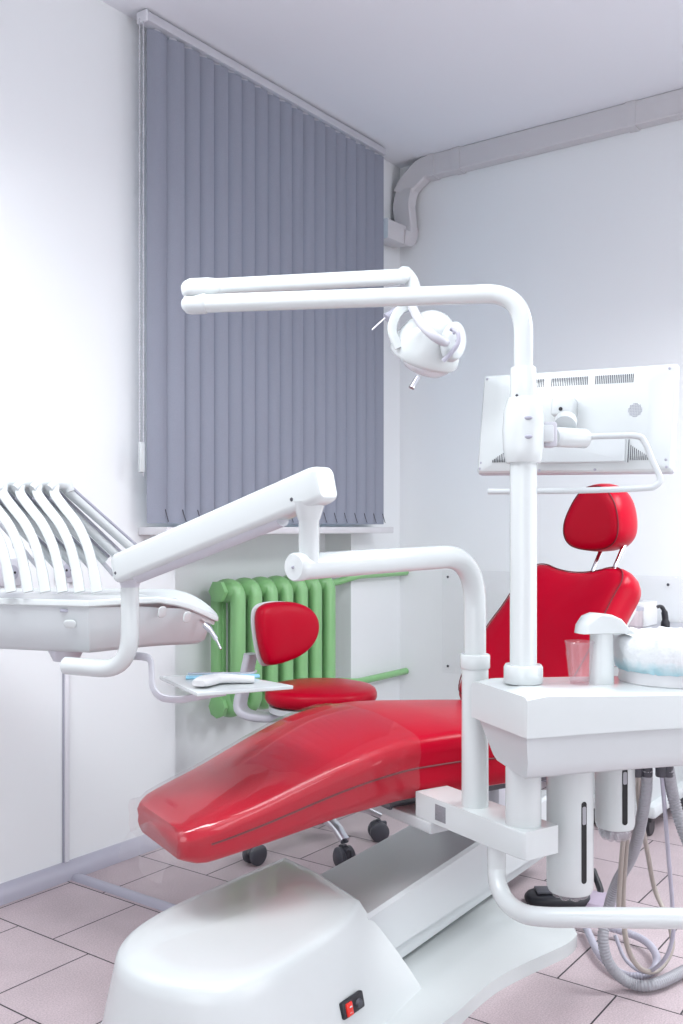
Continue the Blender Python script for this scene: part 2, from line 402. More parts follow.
# ------------------------------------------------------------------ ventilation duct
t = thing('ventilation_duct', 'pale grey flat plastic air duct along the ceiling edge', 'duct', (3.84, 1.0, 2.70))
prof = rrect(.062, .098, .004, 1)
bm = B(); sweep(bm, [(3.847, 2.27, 2.765), (3.847, Y0+.01, 2.765)], prof, up=(0, 0, 1)); obj('straight_duct', bm, M['duct'], t)
for y in (2.135, 1.335, 2.27):
    bm = B(); sweep(bm, [(3.846, y+.02, 2.765), (3.846, y-.02, 2.765)], rrect(.068, .106, .004, 1), up=(0, 0, 1)); obj('coupling', bm, M['duct'], t)
bm = B(); sweep(bm, fillet([(3.845, 2.27, 2.765), (3.842, 2.32, 2.762), (3.832, 2.395, 2.70), (3.826, 2.415, 2.655)], .05, 5), rrect(.064, .100, .006, 1), up=(0, 0, 1)); obj('elbow', bm, M['duct'], t)
bm = B(); sweep(bm, fillet([(3.827, 2.402, 2.675), (3.815, 2.412, 2.60), (3.822, 2.405, 2.52), (3.822, 2.405, 2.47)], .02, 3), rrect(.060, .094, .006, 1), up=(0, 1, 0)); obj('drop_piece', bm, M['duct'], t)
bm = B(); sweep(bm, fillet([(3.824, 2.405, 2.50), (3.824, 2.41, 2.445), (3.76, 2.415, 2.445)], .03, 4), rrect(.100, .070, .008, 2), up=(-1, 0, 0)); obj('lower_elbow', bm, M['duct'], t)
bm = B(); sweep(bm, [(3.775, 2.415, 2.450), (3.63, 2.42, 2.450)], rrect(.085, .090, .008, 2), up=(0, 0, 1)); obj('outlet', bm, M['duct'], t)

# ------------------------------------------------------------------ acrylic panel on the right wall
t = thing('acrylic_splashback', 'clear acrylic sheet screwed to the right wall behind the chair', 'panel', (RX-.01, 1.5, .43))
bm = B(); box(bm, (RX-.012, 1.48, .666), (.004, 1.51, .475), .0015); obj('sheet', bm, M['acryl'], t)
for y in (2.205, 1.2, .78):
    for z in (.46, .87):
        bm = B(); lathe(bm, (RX-.014, y, z), [(0, 0), (.006, 0), (.005, .003), (0, .004)], 12, ex=(0, 1, 0), ez=(-1, 0, 0)); obj('screw', bm, M['darkgrey'], t)

# ------------------------------------------------------------------ trolley by the right wall
t = thing('equipment_trolley', 'white drawer trolley on black castors by the right wall', 'trolley', (3.6, 1.24, 0))
bm = B(); aabb(bm, (3.40, 1.12, .11), (3.83, 1.36, .70), .01); obj('cabinet', bm, M['white2'], t)
bm = B(); box(bm, (3.615, 1.235, .095), (.49, .29, .045), .012); obj('base_plate', bm, M['white2'], t)
bm = B(); box(bm, (3.615, 1.235, .712), (.48, .29, .022), .006); obj('top', bm, M['steel'], t, 'metal top shelf')
for k in range(3):
    bm = B(); box(bm, (3.397, 1.24, .22+.17*k), (.012, .215, .15), .004); d = obj('drawer', bm, M['white'], t)
    bm = B(); tube(bm, fillet([(3.392, 1.19, .26+.17*k), (3.375, 1.19, .26+.17*k), (3.375, 1.29, .26+.17*k), (3.392, 1.29, .26+.17*k)], .008, 3), .004, 8); obj('handle', bm, M['chrome'], d)
for x in (3.42, 3.80):
    for y in (1.13, 1.34):
        bm = B(); lathe(bm, (x-.0, y-.012, .034), [(0, 0), (.03, 0), (.034, .005), (.034, .02), (.03, .025), (0, .025)], 20, ez=(0, 1, 0)); box(bm, (x, y, .065), (.05, .034, .03), .006); obj('castor', bm, M['dark'], t)
t = thing('storage_jar', 'clear plastic container on the trolley behind the chair back', 'container', pt(641, 628, 3.42))
c = Vector((3.43, 1.175, .7235))
c = Vector((3.44, 1.20, .7235)); t.location = c; ROOTM[t] = Matrix.Translation(c)
bm = B(); lathe(bm, c, [(0, 0), (.04, 0), (.042, .004), (.042, .075), (.0395, .075), (.0395, .005), (0, .005)], 28); obj('body', bm, M['cup'], t)
bm = B(); lathe(bm, c+Vector((0, 0, .0752)), [(0, 0), (.044, 0), (.044, .010), (.03, .013), (0, .013)], 28); obj('lid', bm, M['grey'], t, 'grey lid')
c = Vector((3.66, 1.26, .7235))
t = thing('tissue_box', 'white cardboard box on the trolley beside the clear container', 'box', c)
bm = B(); box(bm, c+Vector((0, 0, .045)), (.15, .12, .09), .003); obj('carton', bm, M['paper'], t)
bm = B(); box(bm, c+Vector((0, 0, .0903)), (.09, .03, .0015), .0005); obj('slot', bm, M['grey'], t)
t = thing('black_handpiece', 'black curved handle tool standing on the trolley edge', 'tool', Vector((3.56, 1.115, .7235)))
bm = B(); b0 = Vector((3.56, 1.115, .7235))
tube(bm, smoothpath([b0, b0+Vector((0, 0, .035)), b0+Vector((-.004, .004, .07)), b0+Vector((-.012, .014, .085)), b0+Vector((-.02, .024, .082))], 4), [.017]*1+[.0165]*3+[.012]*4+[.008]*4+[.006]*5, 12); obj('grip', bm, M['dark'], t)
bm = B(); lathe(bm, b0, [(0, 0), (.021, 0), (.021, .006), (.012, .008), (0, .008)], 16); obj('foot', bm, M['dark'], t)

# ------------------------------------------------------------------ dentist's stool
SCx, SCd = -.115, 3.32; S0 = cw(SCx, SCd, 0)
t = thing('dental_stool', 'red padded operator stool with chrome star base by the radiator', 'stool', S0)
RIGHT = cw(1, 0, 0); FWD = cw(0, 1, 0)
bm = B(); lathe(bm, S0, [(0, .095), (.035, .095), (.035, .13), (.026, .14), (.026, .30), (.014, .305), (.014, .44), (0, .44)], 24); obj('gas_column', bm, M['chrome'], t)
a0 = math.atan2(3.17-3.38, .005-SCx)
for k in range(5):
    a = a0 + 2*PI*k/5; d = cw(math.cos(a), math.sin(a), 0); u3 = Vector((0, 0, 1))
    bm = B(); sweep(bm, smoothpath([S0+u3*.125+d*.02, S0+u3*.130+d*.10, S0+u3*.118+d*.19, S0+u3*.088+d*.255], 4), rrect(.042, .030, .010), up=u3, scales=[1.1-.03*i for i in range(13)]); lg = obj('leg', bm, M['chrome'], t)
    side = d.cross(u3); bm = B(); c = S0+d*.25
    for s in (-1, 1):
        cc = c + side*(.017*s) + u3*.0345
        lathe(bm, cc, [(0, -.011), (.027, -.011), (.034, -.006), (.034, .006), (.027, .011), (0, .011)], 20, ex=d, ez=side)
    box(bm, c+u3*.052, (.06, .014, .034), .006, ex=d); tube(bm, [c+u3*.04, c+u3*.075], .008, 10)
    obj('castor', bm, M['darkgrey'], lg, 'dark twin-wheel castor')
# seat
o2 = chaikin([(-.19, -.10), (-.10, -.185), (.08, -.185), (.19, -.10), (.20, .06), (.11, .18), (-.10, .18), (-.19, .08)], 3)
sm = frame(S0+Vector((0, 0, .523))+RIGHT*.042, RIGHT)
bm = B(); pillow(bm, o2, .06, sm, crown=.5); obj('seat', bm, M['red'], t)
bm = B(); prism(bm, [(x*.93, y*.93) for x, y in o2], -.05, -.03, .006, sm); obj('seat_pan', bm, M['white2'], t, 'white seat pan')
bm = B(); box(bm, S0+Vector((0, 0, .463)), (.12, .10, .03), .006, ex=RIGHT); obj('tilt_mechanism', bm, M['grey'], t)
# bracket and backrest on the left
bl = S0 + RIGHT*-.20 + FWD*.02
bm = B(); sweep(bm, smoothpath([S0+Vector((0, 0, .448))+RIGHT*-.05, S0+Vector((0, 0, .444))+RIGHT*-.17, bl+Vector((0, 0, .47))+RIGHT*-.035, bl+Vector((0, 0, .56))+RIGHT*-.02, bl+Vector((0, 0, .66))+RIGHT*.0], 5), rrect(.075, .026, .010), up=(0, 0, 1)); obj('back_bracket', bm, M['offwhite'], t)
bn = (RIGHT*.62 - FWD*.785 + Vector((0, 0, .10))).normalized()      # the pad faces the seat
bx = Vector((0, 0, 1)).cross(bn).normalized()
ob_k = .92; bc = pt(284, 631, 3.30)
ob = chaikin([(-.135, .06), (-.10, .112), (.07, .108), (.145, .05), (.14, -.035), (.07, -.10), (-.06, -.125), (-.11, -.11)], 3); ob = [(x*ob_k, y*ob_k) for x, y in ob]
fm = Matrix.Identity(4); bz = bn.cross(bx)
for i in range(3): fm[i][0] = bx[i]; fm[i][1] = bz[i]; fm[i][2] = bn[i]; fm[i][3] = bc[i]
def bnd(p): p.z += .9*p.x*p.x; return p
bm = B(); pillow(bm, ob, .055, fm, crown=.3, bend=bnd); obj('backrest', bm, M['red'], t)
f2 = fm.copy()
for i in range(3): f2[i][3] = bc[i]-bn[i]*.030
bm = B(); pillow(bm, [(x*1.03, y*1.03) for x, y in ob], .018, f2, crown=0, bend=bnd); obj('back_shell', bm, M['white2'], t, 'white plastic back shell')

# ------------------------------------------------------------------ dental chair
CB = Vector((2.0, 1.40, 0))
chair = thing('dental_chair', 'red upholstered dental treatment chair on a white base', 'dental chair', CB)
bm = B()
pl = chaikin([(1.36, 1.10), (1.78, 1.03), (2.02, 1.045), (2.16, 1.02), (2.41, .955), (2.51, 1.09), (2.51, 1.62), (2.38, 1.78), (2.0, 1.70), (1.40, 1.69), (1.29, 1.55), (1.27, 1.25)], 3)
prism(bm, pl, 0, .034, .012); obj('floor_plate', bm, M['white'], chair)
# motor cover: lofted hump, rounded at the foot end, slanted at the head end
CY = 1.395
botp = [(1.255, 1.53), (1.205, 1.38), (1.25, 1.20), (1.37, 1.135), (1.6, 1.13), (1.76, 1.14), (1.905, 1.155), (1.905, 1.155), (1.99, 1.63), (1.99, 1.63), (1.6, 1.66), (1.40, 1.64)]
topp = [(1.285, 1.51), (1.235, 1.38), (1.27, 1.235), (1.37, 1.18), (1.58, 1.19), (1.70, 1.21), (1.80, 1.25), (1.80, 1.25), (1.955, 1.60), (1.955, 1.60), (1.6, 1.61), (1.42, 1.59)]
bp_, tp_ = chaikin(botp, 3), chaikin(topp, 3)
bm = B(); rs = []
for z, w_, k in ((.034, 0, 1), (.08, .2, 1), (.13, .44, 1), (.18, .70, 1), (.215, .90, 1), (.238, 1, .997), (.249, 1, .972), (.2555, 1, .92), (.259, 1, .80), (.262, 1, .5), (.263, 1, .01)):
    rs.append([Vector((1.6+((a[0]*(1-w_)+b[0]*w_)-1.6)*k, 1.39+((a[1]*(1-w_)+b[1]*w_)-1.39)*k, z-w_*.09*max(0, b[1]-1.45)*k)) for a, b in zip(bp_, tp_)])
rings(bm, rs); cover = obj('base_cover', bm, M['white'], chair, smooth=55)
# red rocker switch set into the near side of the cover
sc_ = Vector((1.620, 1.151, .112))
bm = B(); box(bm, sc_, (.074, .012, .034), .004, ez=(0, .22, 1)); sw = obj('switch_plate', bm, M['dark'], chair, 'black switch plate')
bm = B(); box(bm, sc_+Vector((-.018, -.006, 0)), (.020, .008, .026), .002, ez=(0, .22, 1)); obj('rocker_switch', bm, M['redsw'], sw, 'red rocker switch')
for dz in (-.006, .006):
    bm = B(); box(bm, sc_+Vector((-.018, -.0105-.22*dz*0, dz)), (.007, .002, .0018), 0); obj('switch_mark', bm, M['white'], sw)
bm = B(); lathe(bm, sc_+Vector((.014, -.006, 0)), [(0, 0), (.010, 0), (.008, .006), (0, .006)], 16, ez=(0, -1, 0)); obj('fuse_cap', bm, M['darkgrey'], sw)
# lift arm
bm = B(); rings(bm, [[Vector((x, 1.232, .105)), Vector((x, 1.232, zn-.008)), Vector((x, 1.240, zn)), Vector((x, 1.532, zf)), Vector((x, 1.54, zf-.008)), Vector((x, 1.54, .105))] for x, zn, zf in ((1.80, .218, .178), (2.2, .238, .192), (2.85, .270, .222))]); obj('lift_arm', bm, M['white2'], chair)
bm = B(); mA = frame((1.86, 1.385, .085), (1, 0, .02)); prism(bm, [(0, -.135), (.95, -.135), (.95, .135), (0, .135)], -.035, .03, .006, mA); obj('lower_lift_arm', bm, M['white2'], chair)
bm = B(); box(bm, (2.66, 1.40, .32), (.22, .24, .24), .02); obj('seat_column', bm, M['offwhite'], chair)
# seat frame below the upholstery
bm = B(); box(bm, ch(1.62, 2.03, .435), (.62, .30, .022), .005, ex=CA); obj('seat_frame', bm, M['darkgrey'], chair, 'dark steel seat frame')
# seat and leg rest cushion
def lerp(tab, s):
    for (s0, a), (s1, b) in zip(tab, tab[1:]):
        if s <= s1:
            k = (s-s0)/(s1-s0); k = k*k*(3-2*k) if False else k
            return a+(b-a)*max(0, min(1, k))
    return tab[-1][1]
ZT = [(.79, .455), (.82, .468), (.95, .505), (1.1, .558), (1.22, .595), (1.32, .612), (1.45, .614), (1.7, .592), (1.85, .578), (1.95, .567)]
ZB = [(.79, .392), (.83, .384), (1.0, .415), (1.15, .447), (1.3, .465), (1.5, .465), (1.95, .455)]
HW = [(.79, .138), (.80, .155), (.82, .168), (.86, .180), (1.0, .198), (1.2, .228), (1.35, .242), (1.6, .25), (1.88, .245), (1.95, .21)]
TC = 2.03
def sm3(tab, s): return (lerp(tab, s-.02)+lerp(tab, s)+lerp(tab, s+.02))/3 if s > .85 else lerp(tab, s)
def cring(s, off=0.0):
    hw, zt, zb = sm3(HW, s)+off, sm3(ZT, s)+off, sm3(ZB, s)-off
    h = zt-zb; cr = .024*min(1, (s-.78)/.3)
    P = [(-hw+.03, zb), (-hw+.012, zb+.008), (-hw+.002, zb+h*.3), (-hw+.006, zb+h*.52), (-hw-.003, zb+h*.72), (-hw+.001, zt-.016), (-hw+.008, zt-.006), (-hw+.024, zt+.001), (-hw*.6, zt+cr*.6), (-hw*.25, zt+cr),
         (hw*.25, zt+cr), (hw*.6, zt+cr*.6), (hw-.024, zt+.001), (hw-.008, zt-.006), (hw-.001, zt-.016), (hw+.003, zb+h*.72), (hw-.006, zb+h*.52), (hw-.002, zb+h*.3), (hw-.012, zb+.008), (hw-.03, zb)]
    if h < .06: P = [(a, zb+(z-zb)*1.0) for a, z in P]
    return [ch(s, TC+a, z) for a, z in P]
ss = [.79, .797, .807, .82, .84, .86, .89] + [.93+.04*i for i in range(26)]
bm = B(); rings(bm, [cring(s) for s in ss])
seat = obj('seat_cushion', bm, M['red'], chair, smooth=60)
for sgn in (-1, 1):
    path = [ch(s, TC+sgn*(sm3(HW, s)-.006), sm3(ZT, s)-.018) for s in ss if s > .83]
    bm = B(); tube(bm, path, .0016, 6); obj('stitching', bm, M['stitch'], seat)
    path = [ch(s, TC+sgn*(sm3(HW, s)-.004), sm3(ZB, s)+(sm3(ZT, s)-sm3(ZB, s))*.52) for s in ss if s > .83]
    bm = B(); tube(bm, path, .0022, 6); obj('side_fold', bm, M['redwr'], seat)
# clear film sleeve over the leg rest
fs = [.772, .782, .80, .82, .85, .89] + [.93+.04*i for i in range(11)]
bm = B(); FR = []
for s in fs:
    r = cring(max(s, .79), .006 + (.006 if s < .80 else 0))
    sh = ch(s-max(s, .79), 0, 0); r = [p+sh for p in r]
    FR.append(r[1:-1])
vs = [[bm.verts.new(p) for p in r] for r in FR]
for i in range(len(vs)-1):
    for j in range(len(vs[0])-1): bm.faces.new((vs[i][j], vs[i][j+1], vs[i+1][j+1], vs[i+1][j]))
bm.faces.new(vs[0])
obj('film_cover', bm, M['film'], chair, 'clear plastic sleeve over the leg rest')
bm = B()      # the loose flap of film hanging off the foot end
path = [ch(.775+.004*math.sin(k), 2.03-.12+.03*k, .45-.012*abs(k-4)) for k in range(10)]
lo = [ch(.752+.010*math.sin(k*1.3), 2.03-.11+.028*k, .345-.015*math.sin(k*.9)) for k in range(10)]
md = [a*.5+b*.5+ch(-.008, 0, 0) for a, b in zip(path, lo)]
vv = [[bm.verts.new(p) for p in r] for r in (path, md, lo)]
for i in range(2):
    for j in range(9): bm.faces.new((vv[i][j], vv[i][j+1], vv[i+1][j+1], vv[i+1][j]))
obj('film_flap', bm, M['film'], chair, 'loose clear film edge')
# backrest
L0 = ch(1.80, 2.01, .56); LA = (ch(2.115, 2.01, .960)-L0); LL = LA.length; LA.normalize()
BNrm = CP.cross(LA).normalized()
if BNrm.dot(CA) > 0: BNrm = -BNrm
bmx = fr3(L0, CP, LA, BNrm)
H_ = LL
half = [(.18, .0), (.215, .05), (.228, .16), (.228, .26), (.212, .34), (.210, .42), (.215, H_-.05), (.19, H_-.008), (.14, H_+.006), (.08, H_-.012)]
outl = [(a, b) for a, b in half] + [(0, H_-.020)] + [(-a, b) for a, b in reversed(half)] + [(0, -.01)]
outl = chaikin(outl, 2)
def bb(p): p.z += .35*p.x*p.x; return p
bm = B(); pillow(bm, outl, .115, bmx, crown=.18, bend=bb); backr = obj('backrest', bm, M['red'], chair)
k = .945; cx = 0; cy = sum(p[1] for p in outl)/len(outl)
path = [bmx @ bb(Vector((x*k, cy+(y-cy)*k, .0495))) for x, y in outl]; path.append(path[0])
bm = B(); tube(bm, path, .0018, 6); obj('seam', bm, M['redwr'], backr)
b3 = fr3(L0-BNrm*.06, CP, LA, BNrm)
bm = B(); pillow(bm, [(x*.8, cy+(y-cy)*.85) for x, y in outl], .03, b3, crown=0); obj('back_shell', bm, M['white2'], chair, 'white plastic back shell')
# headrest
hc = pt(602.5, 520.5, 2.90)
hn = (-CA*.93 + Vector((0, 0, -.02)) + CP*-.10).normalized(); hx = CP - hn*CP.dot(hn); hx.normalize(); hz = hn.cross(hx)
if hz.z < 0: hz = -hz
hm = fr3(hc, hx, hz, hn)
ho = chaikin([(-.088, .070), (-.04, .112), (.03, .110), (.075, .06), (.112, -.015), (.10, -.075), (.04, -.095), (-.05, -.092), (-.10, -.06), (-.108, .0)], 3)
bm = B(); pillow(bm, ho, .115, hm, crown=.12, bend=lambda p: Vector((p.x, p.y, p.z+.9*p.x*p.x))); hr = obj('headrest', bm, M['red'], chair)
k = .935; path = [hm @ Vector((x*k, y*k, .050+.9*x*x*k*k)) for x, y in ho]; path.append(path[0])
bm = B(); tube(bm, path, .0018, 6); obj('seam', bm, M['redwr'], hr)
for q in (-.072, .002):
    bm = B(); tube(bm, [hc+hx*q+Vector((0, 0, -.07))-hn*.01, bmx @ Vector((q, H_-.07, -.02))], .007, 12); obj('headrest_post', bm, M['chrome'], chair, 'chrome headrest post')

# ------------------------------------------------------------------ unit: support block, poles, cuspidor
Q = Vector((-.543, .84)); Rr = Vector((.84, .543)); c0 = Vector((.367, 1.92))
Qw = cw(Q.x, Q.y, 0).normalized(); Rw = cw(Rr.x, Rr.y, 0).normalized()
PB = cw(.375, 1.982, 0); PA = cw(.2935, 2.112, 0)
unit = thing('cuspidor_unit', 'white cuspidor unit with rinse console, canisters and hoses beside the chair', 'dental unit', PB + Vector((0, 0, .43)))
bc0 = cw(c0.x, c0.y, 0) + Rw*.046
bm = B(); mB = frame(bc0, Qw); prism(bm, chaikin([(.0, -.046), (.0, -.046), (.0, -.046), (.36, -.046), (.36, -.046), (.36, .046), (.36, .046), (.02, .05), (.0, .046), (.0, .04)], 1), .432, .489, .006, mB); obj('support_block', bm, M['white'], unit)
bm = B(); prism(bm, [(.30, -.05), (.62, -.05), (.62, .05), (.30, .05)], .405, .431, .004, mB); obj('mounting_plate', bm, M['white2'], unit)
bm = B(); box(bm, bc0+Qw*.268+Rw*-.0468+Vector((0, 0, .460)), (.038, .0012, .036), .0004, ex=Qw); obj('data_plate', bm, M['plate'], unit, 'small grey data label')
bm = B(); tube(bm, [PB+Vector((0, 0, .487)), PB+Vector((0, 0, .70))], .0365, 32); obj('lower_post', bm, M['white'], unit)
# console (rotated a little further): front direction fx, depth fy
fx = cw(.985, .17, 0).normalized(); fy = cw(-.342, .94, 0).normalized(); K0 = cw(.357, 1.85, 0)
KM = fr3(K0, fx, fy, Vector((0, 0, 1)))
def console(top):
    """outline along the front, swept in depth; the lower edge arches"""
    rs = []
    n = 14; Lc = .52
    return n, Lc
bm = B()
rs = []
for i in range(15):
    k = i/14; x = .56*k
    arch = .014*math.sin(min(1, k*1.6)*PI*.5)
    zb = .692+arch; zt = .779-.006*k
    bow = -.018*math.sin(k*PI*.9)
    rr = [(bow+.0, zb), (bow, zb+.004), (bow-.001, zt-.02), (bow+.000, zt-.006), (bow+.005, zt-.001), (bow+.012, zt), (.20, zt), (.222, zt-.004), (.228, zt-.012), (.228, zb)]
    ins = .008 if i == 0 else 0
    rs.append([KM @ Vector((x, y, z - (ins if z > .75 else 0))) for y, z in rr])
rings(bm, rs); obj('console_top', bm, M['white'], unit, smooth=35)
bm = B(); rs = []
for i in range(15):
    k = i/14; x = .004+.54*k
    zb = .606+.013*math.sin(k*PI*.55); zt = .70
    e = max(0, 1-i/2.0)
    rr = [(.010, zt), (.011, zb+.035), (.022, zb+.008), (.034, zb), (.19, zb), (.203, zb+.01), (.208, zt)]
    rs.append([KM @ Vector((x + (.004+.026*y/.2)*(zt-z)/.08*max(0, 1-i/3), y, z)) for y, z in rr])
rings(bm, rs); obj('console_body', bm, M['white2'], unit, smooth=50)
# canisters
def canister(u, d, r, zt, zb, slot, name):
    c = cw((u-341.5)/F*d, d, 0); bm = B()
    lathe(bm, c, [(0, zb), (r*.93, zb), (r*.985, zb+.008), (r, zb+.02), (r*.995, zt-.02), (r*.995, zt), (0, zt)], 40)
    o = obj(name, bm, M['white'], unit)
    tocam = -c.normalized(); tocam.z = 0; tocam.normalize(); sd = Vector((0, 0, 1)).cross(tocam)   # sd: towards the right of the picture
    ang = slot[0]; nd = tocam*math.cos(ang)+sd*math.sin(ang); tn = Vector((0, 0, 1)).cross(nd)
    hgt = slot[2]-slot[1]; m_ = fr3(c+nd*(r*.975)+Vector((0, 0, (slot[1]+slot[2])/2)), tn, Vector((0, 0, 1)), nd)
    bm = B(); prism(bm, rrect(.0125, hgt, .006, 5), 0, r*.035, 0, m_); w_ = obj('level_window', bm, M['black'], o, 'dark level window')
    bm = B(); prism(bm, rrect(.009, hgt*.22, .003, 3), r*.033, r*.042, 0, fr3(c+nd*(r*.975)+Vector((0, 0, slot[2]-hgt*.17)), tn, Vector((0, 0, 1)), nd)); obj('float', bm, M['hose'], w_)
    return c, r, zb, o
c, r, zb, o1 = canister(570, 2.06, .0495, .612, .323, (.62, .352, .524), 'filter_canister')
bm = B()
for k in range(8):
    a = 2*PI*k/8; ball(bm, c+Vector((.028*math.cos(a), .028*math.sin(a), zb-.001)), (.013, .013, .014), n=8)
ball(bm, c+Vector((0, 0, zb-.002)), (.03, .03, .010), n=8); obj('drain_cup', bm, M['smoke'], o1, 'clear lobed drain cup')
c, r, zb, o2_ = canister(615, 2.13, .0435, .62, .437, (.50, .452, .575), 'suction_canister')
bm = B()
for k in range(10):
    a = 2*PI*k/10; ball(bm, c+Vector((.024*math.cos(a), .024*math.sin(a), zb-.012)), (.0115, .0115, .016), n=8)
lathe(bm, c+Vector((0, 0, zb-.022)), [(0, 0), (.028, 0), (.036, .012), (.037, .024), (0, .024)], 28); obj('drain_cup', bm, M['smoke'], o2_, 'clear lobed drain cup')
bm = B(); box(bm, KM @ Vector((.21, .13, .611)), (.24, .10, .016), .004, ex=fx); obj('canister_bracket', bm, M['white2'], unit)
# faucet
fc = cw((601.5-341.5)/F*1.99, 1.99, 0)
bm = B(); sweep(bm, [fc+Vector((0, 0, .775)), fc+Vector((0, 0, .885))], rrect(.044, .036, .012), up=fy, scales=[1.08, 1.0]); obj('faucet_post', bm, M['white'], unit)
bm = B()
hp = [(-.050, -.012), (-.047, .006), (-.034, .024), (-.015, .031), (.012, .028), (.034, .018), (.050, .0), (.066, -.011), (.064, -.014), (.03, -.012), (0, -.012)]
t_ = bmesh.new()
for yy in (0, 1):
    pass
t_.free()
vsx = []
for yy, sc2 in ((-.024, .86), (-.018, .98), (0, 1), (.018, .98), (.024, .86)):
    vsx.append([fc + fx*(x*sc2+.0) + fy*yy + Vector((0, 0, .892+z*sc2)) for x, z in hp])
rings(bm, vsx); obj('faucet_head', bm, M['white'], unit, smooth=50)
# bowl with a disposable cover
bw = cw((672-341.5)/F*2.03, 2.03, .772)
bm = B(); lathe(bm, bw, [(0, 0), (.105, 0), (.110, .006), (.108, .02), (.112, .045), (.110, .047), (.09, .03), (0, .012)], 48); obj('spittoon_bowl', bm, M['frost'], unit, 'frosted glass spittoon bowl')
# the assistant rail below the block
V3 = Vector
p0 = bc0 + Qw*.13 + Vector((0, 0, .0)) + Rw*-.02
p0 = cw((496.5-341.5)/F*2.02, 2.02, 0)
bm = B(); tube(bm, [p0+V3((0, 0, .435)), p0+V3((0, 0, .385))], .0195, 24); obj('rail_collar', bm, M['white'], unit)
e1_ = cw((560-341.5)/F*1.80, 1.80, .372); e2_ = cw((735-341.5)/F*1.74, 1.74, .390)
bm = B(); tube(bm, fillet([p0+V3((0, 0, .39)), p0+V3((0, 0, .352)), e1_+(e1_-e2_)*.28+V3((0,0,-.002)), e2_], [.05, .08], 8) if False else smoothpath([p0+V3((0, 0, .39)), p0+V3((0, 0, .345)), cw((500-341.5)/F*1.98, 1.98, .312), cw((519-341.5)/F*1.92, 1.92, .318), cw((545-341.5)/F*1.86, 1.86, .3385)][:1]+[V3(p) for p in (pt(496.5, 868, 2.02), pt(498, 884, 2.00), pt(506, 901, 1.965), pt(521, 912.5, 1.92), pt(545, 917, 1.87), pt(600, 917.5, 1.82), pt(683, 918.5, 1.77), pt(740, 919, 1.735))], 6), .0188, 24); obj('assistant_rail', bm, M['white'], unit, 'white bent tube rail')
# hoses
def hose(P, r, m, label, corr=False):
    path = smoothpath([pt(*p) for p in P], 14 if corr else 6); bm = B()
    if corr:
        # resample so the ribs are even
        out = [path[0]]; step = .0017; acc = 0
        for a, b in zip(path, path[1:]):
            L_ = (b-a).length; q = step-acc
            while q <= L_: out.append(a+(b-a)*(q/L_)); q += step
            acc = L_-(q-step)
        tube(bm, out, [r*(1 if (i//2) % 2 else .9) for i in range(len(out))], 12)
    else: tube(bm, path, r, 12)
    return obj('hose', bm, m, unit, label)
def fd(v, z=.012): return F*(EYE-z)/(v-527)
hose([(647, 768, 2.12), (645, 800, 2.14), (634, 850, 2.2), (616, 885, 2.28), (607, 915, 2.3), (603, 940, 2.28), (610, 965, 2.27), (630, 983, fd(983, .02)), (655, 984, fd(984, .02)), (690, 968, fd(968, .02))], .0135, M['hose'], 'thick grey corrugated suction hose', True)
hose([(668, 768, 2.1), (674, 800, 2.12), (683, 830, 2.1), (700, 870, 2.08)], .0135, M['hose'], 'grey corrugated hose at the picture edge', True)
hose([(585, 925, fd(927, .02)), (600, 955, fd(955, .02)), (625, 975, fd(973, .02)), (651, 972, fd(972, .02)), (656, 955, fd(957, .02)), (640, 938, fd(940, .02)), (600, 925, fd(927, .02)), (570, 917, fd(919, .02))], .010, M['skirt'], 'lilac-grey hose looped on the floor', True)
hose([(637, 768, 2.12), (630, 800, 2.15), (626, 850, 2.18), (623, 900, 2.22), (627, 945, 2.22), (640, 968, 2.25), (658, 970, fd(980)), (672, 948, 2.35), (668, 920, 2.4), (655, 890, 2.45), (648, 855, 2.4), (640, 810, 2.25), (637, 768, 2.2)], .0062, M['beige'], 'thin beige hose in a hanging loop')
hose([(661, 768, 2.1), (664, 800, 2.12), (668, 850, 2.15), (672, 900, 2.2), (673, 935, 2.22), (664, 960, 2.24), (645, 972, fd(982)), (626, 960, 2.3), (615, 935, 2.32)], .0048, M['skirt'], 'thin grey hose in a hanging loop')
hose([(630, 768, 2.1), (624, 830, 2.14), (620, 880, 2.18), (618, 920, 2.2)], .0055, M['beige'], 'thin beige drain hose')
for (u, v, d) in ((647, 771, 2.12), (668, 771, 2.1), (661, 771, 2.1), (637, 771, 2.12)):
    bm = B(); lathe(bm, pt(u, v, d)-V3((0, 0, .012)), [(0, 0), (.011, 0), (.012, .004), (.012, .04), (0, .04)], 16); obj('hose_socket', bm, M['darkgrey'], unit)

# cup and disposable cover lie on the unit: things of their own
cc = cw((579.5-341.5)/F*1.97, 1.97, .7795)
bm = B(); prof = [(0, 0), (.0195, 0), (.0205, .002)]
for k in range(9): prof += [(.0210+.0007*k, .010+.006*k), (.0218+.0007*k, .013+.006*k)]
prof += [(.0275, .075), (.0295, .0835), (.0305, .085), (.0295, .0865), (.0280, .084), (.0262, .075), (.0205, .012), (.019, .003), (0, .003)]
lathe(bm, cc, prof, 36); tag(obj('plastic_cup', bm, M['cup'], smooth=30), 'clear ribbed disposable cup on the cuspidor console', 'cup')
bm = B(); rs = []
prf = [(.098, .026), (.112, .030), (.120, .048), (.124, .078), (.122, .098), (.110, .104), (.08, .098), (.04, .075), (.001, .065)]
for k, (r, z) in enumerate(prf):
    row = []
    for i in range(96):
        a = 2*PI*i/96; wv = (math.sin(a*19+k)*.55+math.sin(a*31+k*2.1)*.45+math.sin(a*7+k)*.5)*.0034*(1 if k < 6 else .5)
        row.append(bw+V3(((r+wv)*math.cos(a), (r+wv)*math.sin(a), z+wv*.8)))
    rs.append(row)
rings(bm, rs, cap=False)
